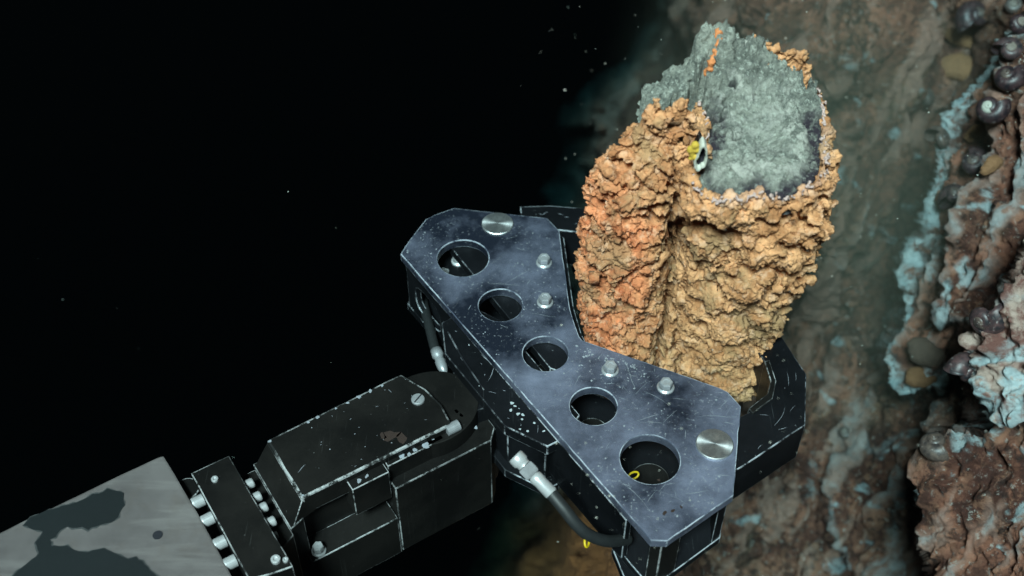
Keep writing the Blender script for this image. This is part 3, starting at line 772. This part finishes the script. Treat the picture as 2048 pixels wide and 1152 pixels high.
# side web along the long edge, with rounded windows
def wall_strip(name, a, b, z0, z1, th, mats, parent, windows=(), bevel=.001):
    """upright plate from a to b; windows as (along, z, rx, rz)"""
    a = Vector((a[0], a[1], 0)); b = Vector((b[0], b[1], 0)); d = (b-a); L_ = d.length; d.normalize(); nrm = Vector((-d.y, d.x, 0))
    holes = [[(u+rx*math.copysign(abs(math.cos(2*math.pi*k/32))**.6, math.cos(2*math.pi*k/32)), w+rz*math.copysign(abs(math.sin(2*math.pi*k/32))**.6, math.sin(2*math.pi*k/32))) for k in range(32)] for u, w, rx, rz in windows]
    bm = prism_bm([(0, z0), (L_, z0), (L_, z1), (0, z1)], -th/2, th/2, holes, bevel)
    for v in bm.verts: u, w, q = v.co; v.co = a+d*u+nrm*q+Vector((0, 0, w))
    return put(name, from_bm(bm), mats, parent)
A = onz(816, 514, 0); B = onz(1296, 1066, 0); DV = (B-A)/np.linalg.norm(B-A)
wall_strip('side_web', A, B-DV*.03, -.0879, -.0122, .008, [BK, BE], GR, [(.05, -.05, .03, .022)])
A2 = onz(818, 500, 0); B2 = onz(858, 446, 0); wall_strip('side_web', A2, B2, -.0879, -.0122, .008, [BK, BE], GR)
A3 = onz(910, 424, 0); B3 = onz(1085, 441, 0); wall_strip('side_web', A3, B3, -.0879, -.0122, .008, [BK, BE], GR)
prism('tip_post', pz([(1302, 1072), (1326, 1078), (1366, 1052), (1345, 1020), (1318, 1030)], 0), -.0879, -.0121, [AR, AE], GR)
prism('tip_post', pz([(1442, 996), (1460, 984), (1464, 940), (1440, 950)], 0), -.0879, -.0121, [BK, BE], GR)
# inner block seen through the first hole, floor seen through the others
prism('inner_block', pz([(850, 500), (940, 470), (1010, 510), (930, 585), (880, 560)], -.03), -.087, -.040, [BK, BE], GR)
prism('floor_boss', circle(onz(1300, 960, -.08), .022), -.0879, -.078, [AR, AE], GR)
prism('floor_boss', circle(onz(1095, 755, -.08), .020), -.0879, -.076, [AR, AE], GR)
prism('floor_boss', circle(onz(1185, 862, -.08), .018), -.0879, -.078, [AR, AE], GR)

def hexbolt(p, r, h, parent, axis=(0, 0, 1), mat=None, name='bolt', flange=True):
    bm = bmesh.new(); M = frame(p, axis)
    if flange: lathe_bm([(0, 0), (r*1.28, 0), (r*1.28, h*.16), (r*1.02, h*.30)], 24, bm, M)
    q = [(0, h*.2), (r, h*.2), (r, h*.86), (r*.86, h), (r*.5, h), (r*.42, h*.93), (0, h*.93)]
    lathe_bm(q, 6, bm, M)
    return put(name, from_bm(bm), mat or MM['bolt_steel'], parent)
def capscrew(p, r, h, parent, axis, name='cap_screw', mat=None):
    bm = lathe_bm([(0, 0), (r, 0), (r, h*.88), (r*.9, h), (r*.52, h), (r*.5, h*.55), (0, h*.55)], 20, None, frame(p, axis))
    return put(name, from_bm(bm), mat or MM['steel'], parent, False)
for p in BOLTS: hexbolt(p+np.array([0, 0, .0004]), .0078, .0115, GR)
for p in PINS:
    bm = lathe_bm([(.0205, -.002), (.0205, .0016), (.0196, .0024), (.0012, .0026), (.0008, .0018), (0, .0018)], 48)
    o = put('pivot_pin', from_bm(bm), MM['turned_steel'], GR); o.matrix_parent_inverse = Matrix.Translation(-GR.location); o.location = Vector(p)+Vector((0, 0, .0003))
hexbolt(onz(917, 512, -.03)+np.array([0, 0, -.01]), .0075, .012, GR, mat=MM['steel'])
capscrew(onz(893, 543, -.04), .004, .010, GR, (-.5, -.4, .6))
def ring_me(c, R, r, axis, n=28, m=8, arc=1.0):
    M = frame(c, axis); return tube_me([M @ Vector((R*math.cos(2*math.pi*k/n*arc), R*.62*math.sin(2*math.pi*k/n*arc), 0)) for k in range(n+1)], r, m)
put('cable_tie', ring_me(onz(1267, 951, -.05), .0062, .0012, (.3, -.7, .5)), MM['yellow_plastic'], GR, True)
# far claw that reaches round behind the chimney
zt = -.016
CLAW = pz([(1040, 413), (1100, 411), (1190, 418), (1330, 452), (1470, 545), (1554, 660), (1613, 748), (1611, 850), (1490, 930), (1400, 985), (1380, 920), (1450, 850), (1498, 824), (1538, 794), (1545, 765), (1530, 724), (1450, 612), (1330, 512), (1190, 470), (1120, 460), (1045, 456)], zt)
claw = prism('far_claw', rough_poly(CLAW, .02, .0002, 9), -.078, zt, [BK, BE], GR, [], .0013)
strips('scratch_marks', pz([(1540, 670), (1608, 750), (1606, 845), (1500, 915), (1500, 830), (1550, 790), (1552, 740)], zt), zt+.0004, [], 7, 12, MM['scratch_metal'], claw, .010, .04, .0001, .00022, 1.6)
strips('scratch_marks', pz([(1050, 416), (1185, 422), (1185, 462), (1050, 452)], zt), zt+.0004, [], 9, 13, MM['scratch_metal'], claw, .006, .03, .0002, .0006, 0.0)
prism('claw_pad', pz([(1505, 830), (1545, 800), (1552, 765), (1538, 722), (1528, 726), (1540, 765), (1534, 790), (1496, 820)], zt), -.085, zt+.003, [AR, AE], GR)
# mounting bracket below the plate, on the arm side
zb = -.0135
BR = [(905, 634), (883, 645), (890, 708), (1009, 852), (1095, 893), (1123, 879), (1160, 830), (1000, 640), (940, 610)]
brk = prism('mounting_bracket', pz(BR, zb), -.030, zb, [BK, BE], GR, [], .0013)
strips('scratch_marks', pz([(900, 645), (895, 700), (1010, 845), (1090, 880), (1100, 860), (935, 660)], zb), zb+.0003, [], 12, 15, MM['scratch_metal'], brk, .003, .03, .00012, .0004, -.9)
chips('white_flecks', [(*onz(x, y, zb+.0006)[:2], zb+.0006, r*.72) for x, y, r in ((1024, 806, .0036), (1030, 812, .0028), (1022, 820, .0034), (1036, 828, .0036), (1046, 830, .0032), (1044, 838, .0026), (938, 690, .0022), (958, 772, .0014), (1068, 846, .0028), (1040, 858, .0024), (1055, 862, .003), (1088, 862, .003), (1100, 858, .0025))], MM['chip_white'], brk, 8)
# raised ridge on the bracket
rp = [onz(x, y, zb+.0006) for x, y in ((896, 664), (925, 716), (968, 780))]
put('weld_ridge', tube_me(spline(rp, 8), .0011, 8), MM['black_edge'], brk, True)
inn = pz([(912, 650), (900, 655), (905, 705), (1015, 838), (1092, 872), (1112, 862), (1140, 830), (1000, 660)], zb)
prism('bracket_body', inn, -.098, -.0302, [BK, BE], GR)
prism('lower_bracket', pz(BR, zb), -.112, -.0982, [BK, BE], GR)
# hydraulic hoses
def hose(pts, r, parent):
    return put('hydraulic_hose', tube_me(spline(pts, 14), r, 14), MM['rubber'], parent, True)
hp = [atd(1101, 985, 1.235), atd(1128, 1018, 1.232), atd(1152, 1048, 1.235), atd(1178, 1070, 1.245), atd(1215, 1082, 1.265), atd(1256, 1078, 1.30)]
h1 = hose(hp, .0066, GR); h1['label'] = 'black rubber hose curving under the jaw plate'
def fitting(p0, p1, parent, prof, mat, name='hose_fitting'):
    p0 = Vector(p0); p1 = Vector(p1); L_ = (p1-p0).length
    bm = lathe_bm([(r, h*L_) for r, h in prof], 18, None, frame(p0, p1-p0)); return put(name, from_bm(bm), mat, parent, True)
f0, f1_ = atd(1030, 912, 1.243), atd(1104, 988, 1.235)
fitting(f0, f1_, h1, [(0, 0), (.0085, 0), (.009, .04), (.009, .16), (.0072, .20), (.0072, .26)], MM['steel'], 'end_collar')
bm = lathe_bm([(.0088, .27*np.linalg.norm(f1_-f0)), (.0095, .30*np.linalg.norm(f1_-f0)), (.0095, .46*np.linalg.norm(f1_-f0)), (.0085, .5*np.linalg.norm(f1_-f0))], 6, None, frame(f0, f1_-f0)); put('hex_nut', from_bm(bm), MM['bolt_steel'], h1)
fitting(f0, f1_, h1, [(.0055, .5), (.0072, .54), (.0076, .62), (.0070, .66), (.0074, .97), (.0064, 1.0)], MM['steel'], 'ferrule')
put('cable_tie', ring_me(atd(1174, 1081, 1.25), .0075, .0013, (.9, -.2, .5)), MM['yellow_plastic'], GR, True)
hp2 = [atd(840, 560, 1.62), atd(848, 610, 1.56), atd(858, 650, 1.52), atd(868, 690, 1.49), atd(874, 706, 1.48)]
h2 = hose(hp2, .0062, GR)
fitting(atd(872, 700, 1.482), atd(890, 748, 1.46), h2, [(0, 0), (.0074, 0), (.0074, .26), (.0058, .32), (.0058, .42), (.0068, .48), (.0062, .75), (.003, 1), (0, 1)], MM['bolt_steel'])
# side lobe of the lower jaw with the hose behind it
prism('lower_claw', pz([(1225, 1085), (1290, 1040), (1330, 1100), (1300, 1180), (1260, 1170)], -.09), -.115, -.1012, [BK, BE], GR)

# ------------------------------------------------------------------ manipulator arm
AO = np.array([-0.2249, 0.7195, 0.0]); AA = np.array([0.8463, 0.5327, 0]); AB = np.array([-0.5327, 0.8463, 0])
ARM = empty('manipulator_arm', (-0.2249, 0.7195, -0.2))
tag(ARM, 'black bolted manipulator arm with chipped grey link entering from lower left', 'robot arm')
def lp(pts): return [tuple((AO+AA*a+AB*b)[:2]) for a, b in pts]
def lw(a, b, z): return AO+AA*a+AB*b+np.array([0, 0, z])
def ap(name, pts, z0, z1, mats=None, bevel=.0012, parent=None, rough=.0002):
    return prism(name, rough_poly(lp(pts), .02, rough, len(name)+len(pts)), z0, z1, mats or [AR, AE], parent or ARM, [], bevel)
wh = ap('wrist_cover', [(0, 0), (.186, 0), (.190, .03), (.186, .060), (.172, .0945), (0, .0905)], -.052, -.02, None, .0026)
wh['label'] = 'flat black wrist cover with worn bright edges'
strips('scratch_marks', lp([(.004, .004), (.18, .004), (.17, .09), (.004, .086)]), -.0197, [], 12, 21, MM['scratch_metal'], wh, .003, .02, .00012, .0003)
chips('paint_chips', [(*lw(a, b, -.0195)[:2], -.0195, r) for a, b, r in [(random.Random(k).uniform(.01, .18), random.Random(k+50).uniform(.006, .086), random.Random(k+90).choice((.0004, .0006, .0009))) for k in range(14)]+[(.05, .0885, .002), (.062, .089, .0026), (.085, .0895, .002), (.10, .0895, .003), (.115, .090, .0034), (.13, .0905, .003), (.145, .0905, .002), (.0025, .087, .0025), (.003, .0025, .002)]], MM['scratch_metal'], wh, 5)
chips('rust_smears', [(*lw(.12, .022, -.0196)[:2], -.0196, .012), (*lw(.128, .014, -.0196)[:2], -.0196, .009), (*lw(.112, .026, -.0196)[:2], -.0196, .006)], MM['grime'], wh, 9)
ap('wrist_core', [(-.012, .012), (.19, .012), (.19, .088), (-.012, .088)], -.185, -.0522)
ap('end_plate', [(-.022, -.012), (-.004, -.006), (-.004, .088), (-.022, .088)], -.14, -.046)
# chamfered front end between cover and end plate
bm = bmesh.new()
c8 = [lw(0, 0, -.024), lw(0, .0905, -.024), lw(-.018, .088, -.047), lw(-.018, -.010, -.047), lw(.02, .002, -.0525), lw(.02, .088, -.0525)]
vs = [bm.verts.new(p) for p in c8]
for f in ((0, 1, 2, 3), (0, 3, 4), (1, 5, 2), (3, 2, 5, 4), (0, 4, 5, 1)): bm.faces.new([vs[i] for i in f])
bmesh.ops.bevel(bm, geom=bm.edges[:], offset=.0008, segments=1, affect='EDGES', material=1, clamp_overlap=True)
put('end_chamfer', from_bm(bm), [AR, AE], ARM)
ap('front_boss', [(.053, -.013), (.098, -.013), (.098, .0118), (.053, .0118)], -.080, -.030, None, .001)
ap('front_boss', [(.1002, -.006), (.172, -.006), (.172, .0118), (.1002, .0118)], -.06, -.030, None, .001)
ap('lower_housing', [(.100, -.020), (.225, -.020), (.2385, -.006), (.2385, .085), (.100, .085)], -.185, -.056, None, .0014)
lb = ap('front_shelf', [(-.010, -.021), (.0985, -.021), (.0985, .0118), (-.010, .0118)], -.185, -.112, None, .0012)
drum = prism('wrist_drum', [tuple((AO+AA*(.178+.060*math.cos(t_))+AB*(.042+.052*math.sin(t_)))[:2]) for t_ in np.linspace(0, 2*math.pi, 49)[:-1]], -.0558, -.030, [AR, AR], ARM, [], .0012)
prism('drum_neck', [tuple((AO+AA*(.215+.046*math.cos(t_))+AB*(.036+.05*math.sin(t_)))[:2]) for t_ in np.linspace(0, 2*math.pi, 41)[:-1]], -.16, -.060, [BK, BE], ARM, [], .001)
prism('wrist_shaft', lp([(.22, .01), (.285, .0), (.30, .06), (.22, .07)]), -.10, -.032, [BK, BE], ARM)
# slotted screw and dowel on the cover
p = lw(.1703, .0503, -.0199); bm = lathe_bm([(0, -.001), (.0078, -.001), (.0078, .002), (.0070, .003), (0, .003)], 28, None, Matrix.Translation(Vector(p)))
sc_ = put('slotted_screw', from_bm(bm), MM['bolt_steel'], ARM)
q = [lw(.1703+u*.9-v*.43, .0503+u*.43+v*.9, -.0168) for u, v in ((-.007, -.0009), (.007, -.0009), (.007, .0009), (-.007, .0009))]
put('screw_slot', pyd(q, [(0, 1, 2, 3)]), MM['dark_cavity'], sc_)
put('dowel_pin', tube_me([lw(.178, -.0005, -.0265), lw(.186, -.0005, -.0265), lw(.194, -.0005, -.0265)], .0066, 18), MM['bolt_steel'], ARM, False)
hexbolt(lw(.003, -.012, -.1118), .0065, .012, ARM, mat=MM['steel'])
# bright torn chips along the front ridges
chips('paint_chips', [(*lw(a, b, z)[:2], z-.0062 if z == -.0238 else z, r) for a, b, z, r in ((.120, -.002, -.0297, .004), (.128, -.004, -.0297, .003), (.136, -.002, -.0297, .0035), (.150, -.003, -.0297, .005), (.160, 0.001, -.0297, .004), (.205, .012, -.0238, .004), (.203, .020, -.0238, .003), (.21, -.012, -.0238, .003), (.065, -.006, -.0297, .0036), (.075, -.005, -.0297, .003))], MM['scratch_metal'], drum, 6)
# flange with its screws
fl = ap('bolted_flange', [(-.088, .0935), (-.0435, .0935), (-.0425, -.070), (-.066, -.066), (-.087, -.060)], -.125, -.02, None, .0012)
ap('flange_neck', [(-.0423, .080), (-.0222, .080), (-.0222, -.02), (-.0423, -.03)], -.150, -.046)
for b in (.060, .0335, .0, -.0275):
    capscrew(lw(-.0884, b, -.027), .0068, .0125, ARM, -AA)
for k, b in enumerate((.054, .034, .018, -.003)):
    capscrew(lw(-.0432, b, -.030), .0056, .0095, ARM, AA)
for b in (.044, .026, .0075, -.014):
    hexbolt(lw(-.0432, b, -.040), .0046, .006, ARM, AA, MM['steel'], 'hex_nut', False)
capscrew(lw(-.069, .0714, -.0199), .0038, .003, ARM, (0, 0, 1)); capscrew(lw(-.0545, -.0545, -.0199), .005, .004, ARM, (0, 0, 1)); capscrew(lw(-.046, -.060, -.0199), .003, .003, ARM, (0, 0, 1))
prism('pivot_boss', circle(lw(-.098, .088, 0), .014, 32), -.09, -.034, [AR, AE], ARM)
# chipped grey link
LK = [(-.50, .125), (-.30, .1300), (-.112, .1335), (-.1045, .1325), (-.1030, .1034), (-.1018, .0649), (-.1005, .022), (-.1000, -.0239), (-.0995, -.12), (-.50, -.16)]
lk = ap('link_plate', LK, -.075, -.0205, [MM['bare_aluminium'], MM['bare_aluminium']], .0022, None, .0004)
lk['label'] = 'bare grey link plate with flaking dark paint'
ap('link_tongue', [(-.16, .05), (-.0882, .05), (-.0882, -.05), (-.16, -.05)], -.115, -.0755)
def patch(pts, seed):
    poly = pz([(x/3.2, 860+y/3.2) for x, y in pts], -.0195); rng = random.Random(seed); out = []
    for k in range(len(poly)):
        a = np.array(poly[k]); b = np.array(poly[(k+1) % len(poly)]); n = max(1, int(np.linalg.norm(b-a)/.004))
        for q in range(n):
            p = a+(b-a)*q/n; out.append(tuple(p+np.array([rng.gauss(0, .0006), rng.gauss(0, .0006)])))
    O = np.array(out); T = np.roll(O, -1, 0)-np.roll(O, 1, 0); T /= np.linalg.norm(T, axis=1)[:, None]+1e-9
    ar = (O[:, 0]*np.roll(O[:, 1], -1)-np.roll(O[:, 0], -1)*O[:, 1]).sum(); sg = 1 if ar > 0 else -1
    fr = [tuple(O[k]+sg*np.array([T[k, 1], -T[k, 0]])*rng.uniform(.0002, .0022)) for k in range(len(O))]
    prism('primer_edge', fr, -.0203, -.0199, [MM['primer'], MM['primer']], lk, [], 0)
    return prism('paint_patch', out, -.0202, -.0195, [MM['link_paint'], MM['link_paint']], lk, [], 0)
patch([(290, 520), (420, 480), (520, 452), (590, 410), (640, 400), (690, 378), (740, 388), (788, 402), (790, 440), (800, 482), (770, 520), (735, 575), (640, 605), (560, 632), (520, 622), (460, 632), (430, 615), (385, 640), (370, 658), (330, 700), (328, 742), (430, 745), (480, 770), (560, 780), (620, 768), (660, 755), (720, 785), (770, 800), (820, 822), (870, 808), (910, 840), (950, 880), (960, 900), (1010, 940), (1060, 1040), (60, 1040), (75, 940), (140, 880), (200, 830), (245, 790), (235, 740), (225, 720), (250, 690), (275, 645), (215, 640), (170, 610), (150, 612), (200, 560)], 3)
prism('link_hole', circle(lw(-.1464, .039, 0), .0052, 24), -.0203, -.0196, [MM['dark_cavity'], MM['dark_cavity']], lk, [], 0)

# ------------------------------------------------------------------ snails and limpets
def shell_mesh(turns=3.1, spire=.55, ribs=0, grow=2.1, n=26, per=44, t0=0.0, t1=1.0):
    T = turns*2*math.pi; k = math.log(grow)/(2*math.pi); v = []; f = []
    m = int(per*turns*(t1-t0))
    for i in range(m+1):
        t_ = T*(t0+(t1-t0)*i/m); s = math.exp(k*(t_-T)); c = np.array([.50*s*math.cos(t_), .50*s*math.sin(t_), -spire*1.55*s])
        er = np.array([math.cos(t_), math.sin(t_), 0])
        rr = .52*s*(1+(.035*math.sin(ribs*t_) if ribs else .012*math.sin(26*t_)))
        for q in range(n):
            a = 2*math.pi*q/n; v.append(c+er*rr*math.cos(a)+np.array([0, 0, rr*1.08*math.sin(a)]))
    for i in range(m):
        for q in range(n):
            j = (q+1) % n; f.append((i*n+q, i*n+j, (i+1)*n+j, (i+1)*n+q))
    f.append(tuple(range(n))); f.append(tuple(m*n+q for q in range(n))[::-1])
    V = np.array(v); V[:, 2] += spire*.75; return V, f
SHELL = {r: shell_mesh(ribs=r, spire=.50) for r in (0, 22)}
APEX = shell_mesh(spire=.50, t0=0.0, t1=.60)
def snail(px, py, size, aim, spin, label, mat='shell_dark', apex=True, ribs=0, dep=None, back=.55):
    """size = shell radius in metres; aim = screen direction the spire points to (right, up, towards camera)"""
    d = dep if dep else wall_at(px, py)-size*back
    size *= .9; P = atd(px, py, d)
    ax = RGT*aim[0]+UPV*aim[1]-FWD*aim[2]
    o = empty('sea_snail', P); tag(o, label, 'snail', 'sea snails on the vent wall')
    R = np.array((frame((0, 0, 0), ax) @ Matrix.Rotation(spin, 4, 'Z')).to_3x3())
    V, F = SHELL[ribs]; W = V*size@R.T+P
    put('shell', pyd(W, F), MM[mat], o, True)
    if apex:
        V, F = APEX; W = (V*np.array([1.03, 1.03, 1.0])+np.array([0, 0, .018]))*size@R.T+P
        put('worn_apex', pyd(W, F), MM['shell_apex' if 'white worn' in label else 'shell_apex_dull'], o, True)
    else:
        V, F = APEX; W = (V*np.array([1.015, 1.015, 1.0])+np.array([0, 0, .010]))*size@R.T+P
        put('spire', pyd(W, F), MM['shell_brown'], o, True)
    return o
snail(1978, 214, .030, (-.55, .15, .8), .4, 'dark snail with round white worn spot on the blue mat ridge')
snail(1945, 322, .031, (-.5, .35, .8), 2.0, 'smooth dark snail with brownish spire below the white spotted snail', apex=False)
snail(2014, 150, .029, (-.5, .45, .75), 1.0, 'dark reddish snail with pale flecks under the coiled snail', apex=False)
snail(2020, 98, .027, (-.25, .35, .9), 2.6, 'coiled snail with pale spiral ring near upper right edge', 'shell_stripe')
snail(2040, 44, .024, (.1, .2, .95), .3, 'half visible snail with glowing pale apex at right edge')
snail(2026, 8, .024, (-.3, .2, .9), .8, 'pale topped snail cut off by the top edge', 'shell_brown')
snail(1908, 388, .028, (-.4, .5, .75), 4.0, 'small dim dark snail beside the ridge below the others', 'shell_dark', apex=False)
snail(1965, 640, .031, (-.75, -.35, .5), .7, 'big ribbed snail with pink stripes on the pale outcrop', 'shell_stripe', False, 22, 1.40)
snail(1938, 742, .028, (.6, -.3, .7), 2.2, 'shadowed snail in the crevice beneath the big ribbed snail', 'shell_stripe', False, 22)
snail(1885, 275, .026, (.5, .3, .8), 1.2, 'bluish grey snail left of the smooth dark snail', 'shell_brown', False)
snail(1855, 192, .036, (.75, .25, .55), 1.9, 'large dark snail in the crevice under the tan limpet', 'shell_brown', False)
snail(1955, 30, .040, (.3, .1, .9), 3.0, 'dark snail in shade at the top of the ridge', 'shell_dark', False)
snail(1163, 532, .028, (.3, .2, .9), 1.0, 'very dark snail behind the far claw beside the chimney', 'shell_dark', False, 0, 1.72)
snail(1690, 862, .018, (-.3, .5, .8), .5, 'small pale round snail on the low teal ridge', 'shell_brown', True)
snail(1868, 882, .026, (-.3, .8, .5), .5, 'olive brown snail on the block above the dark hollow', 'shell_brown', False, 22)
def limpet(px, py, size, aim, label, mat='shell_tan', sq=.8):
    P = atd(px, py, wall_at(px, py)-size*.3); ax = RGT*aim[0]+UPV*aim[1]-FWD*aim[2]; M = frame(P, ax)
    o = empty('limpet', P); tag(o, label, 'limpet', 'limpets on the vent wall')
    n = 44; v = []; f = []; prof = [(1.0, -.12), (1.0, 0), (.95, .14), (.84, .30), (.66, .45), (.44, .56), (.22, .62), (.06, .635)]
    for r, h in prof:
        for k in range(n):
            a = 2*math.pi*k/n; rr = r*(1+.035*math.cos(11*a)*r+.10*math.sin(2*a+px)+.07*math.sin(3*a+py)+.03*math.sin(5*a)); v.append(M @ Vector((rr*math.cos(a)*size, rr*math.sin(a)*size*sq, h*size*.58)))
    for i in range(len(prof)-1):
        for k in range(n): j = (k+1) % n; f.append((i*n+k, i*n+j, (i+1)*n+j, (i+1)*n+k))
    f.append(tuple((len(prof)-1)*n+k for k in range(n)))
    put('shell', pyd(v, f), MM[mat], o, True)
    return o
limpet(1918, 135, .034, (-.25, .1, .95), 'round tan limpet left of the blue mat ridge')
limpet(1936, 74, .036, (-.2, .2, .95), 'wide tan limpet above the round one', 'shell_tan', .62)
limpet(1953, 268, .020, (.2, -.1, .95), 'small orange tan limpet between two dark snails', 'shell_tan', .6)
limpet(1985, 330, .022, (.4, -.1, .9), 'narrow tan limpet right of the smooth dark snail', 'shell_tan', .5)
limpet(1850, 705, .026, (-.2, .2, .95), 'flat brown limpet below the blue patches in mid wall', 'limpet_brown', .8)
limpet(1840, 755, .024, (-.2, .1, .95), 'small olive limpet under the flat brown limpet', 'shell_tan', .6)
# thin stalked animal on the wall
d_ = wall_at(1745, 525)-.05
st = [atd(1798, 482, d_), atd(1775, 500, d_-.01), atd(1755, 519, d_-.015), atd(1738, 532, d_-.015), atd(1726, 537, d_-.01)]
o = put('stalked_worm', tube_me(spline(st, 8), [.0010]*16+[.0028]*8+[.0036]*8+[.001], 10), MM['limpet_brown'], None, True)
tag(o, 'thin pale stalked worm bending over the dark crevice', 'worm')

# ------------------------------------------------------------------ drifting particles
rng = random.Random(31); v = []; f = []
for k in range(900):
    px_, py_ = rng.uniform(-60, 2110), rng.uniform(-60, 1210); d = rng.uniform(1.0, 2.0)
    if px_ < 1100 and rng.random() < .95: continue
    if d > 1.15 and 800 < px_ < 1700 and py_ > 100: d = rng.uniform(1.0, 1.12)
    c = atd(px_, py_, d); r = rng.choice((.0002, .00025, .0003, .0003, .0004, .0006))*d
    r *= .65 if px_ < 1100 else 1.0
    el = Vector((rng.uniform(.5, 1.6), rng.uniform(.5, 1.6), rng.uniform(.5, 1.6))); b0 = len(v)
    for q in ((1, 0, 0), (-1, 0, 0), (0, 1, 0), (0, -1, 0), (0, 0, 1), (0, 0, -1)): v.append((c[0]+q[0]*r*el.x, c[1]+q[1]*r*el.y, c[2]+q[2]*r*el.z))
    for q in ((0, 2, 4), (2, 1, 4), (1, 3, 4), (3, 0, 4), (2, 0, 5), (1, 2, 5), (3, 1, 5), (0, 3, 5)): f.append(tuple(b0+i for i in q))
o = put('marine_snow', pyd(v, f), MM['flake']); tag(o, 'tiny pale specks of marine snow drifting in the water', 'marine snow', kind='stuff')

# ------------------------------------------------------------------ sea water
hz = bpy.data.materials.new('sea_water'); hz.use_nodes = True; nt = hz.node_tree
for n_ in list(nt.nodes):
    if n_.type != 'OUTPUT_MATERIAL': nt.nodes.remove(n_)
pv = nt.nodes.new('ShaderNodeVolumePrincipled')
pv.inputs['Color'].default_value = (0.0019, 0.0024, 0.0027, 1)
pv.inputs['Density'].default_value = 0.50
pv.inputs['Absorption Color'].default_value = (0.03, 0.26, 0.32, 1)
pv.inputs['Anisotropy'].default_value = 0.3
nt.links.new(pv.outputs[0], nt.nodes['Material Output'].inputs['Volume'])
bm = bmesh.new(); bmesh.ops.create_cube(bm, size=1.0)
for v_ in bm.verts: v_.co = Vector((v_.co.x*14.0+.5, v_.co.y*14.0+5.0, v_.co.z*11.0-4.25))
o = put('haze', from_bm(bm), hz); tag(o, 'dim green sea water that swallows the light with distance', 'water', kind='stuff')

# cloud of silt stirred up behind the chimney
sm_ = bpy.data.materials.new('silt'); sm_.use_nodes = True; nt = sm_.node_tree
for n_ in list(nt.nodes):
    if n_.type != 'OUTPUT_MATERIAL': nt.nodes.remove(n_)
tc = nt.nodes.new('ShaderNodeTexCoord'); ln = nt.nodes.new('ShaderNodeVectorMath'); ln.operation = 'LENGTH'
nt.links.new(tc.outputs['Object'], ln.inputs[0])
mr = nt.nodes.new('ShaderNodeMapRange'); mr.interpolation_type = 'SMOOTHSTEP'
for k, v_ in (('From Min', 1.0), ('From Max', 0.1), ('To Min', 0.0), ('To Max', 3.5)): mr.inputs[k].default_value = v_
nt.links.new(ln.outputs['Value'], mr.inputs['Value'])
ns = nt.nodes.new('ShaderNodeTexNoise'); ns.inputs['Scale'].default_value = 2.2; ns.inputs['Detail'].default_value = 2
nt.links.new(tc.outputs['Object'], ns.inputs['Vector'])
mu = nt.nodes.new('ShaderNodeMath'); mu.operation = 'MULTIPLY'
nt.links.new(mr.outputs[0], mu.inputs[0]); nt.links.new(ns.outputs['Fac'], mu.inputs[1])
pv = nt.nodes.new('ShaderNodeVolumePrincipled'); pv.inputs['Color'].default_value = (0.62, 0.65, 0.52, 1); pv.inputs['Anisotropy'].default_value = 0.2
nt.links.new(mu.outputs[0], pv.inputs['Density']); nt.links.new(pv.outputs[0], nt.nodes['Material Output'].inputs['Volume'])
bm = bmesh.new(); bmesh.ops.create_icosphere(bm, subdivisions=3, radius=1.0)
o = put('silt_cloud', from_bm(bm), sm_); o.location = Vector(atd(1640, 340, 1.80)); o.scale = (.36, .52, .27); o.rotation_euler = (math.pi/2-PITCH, 0, .12)
tag(o, 'thin pale green cloud of silt hanging behind the chimney top', 'silt cloud', kind='stuff')
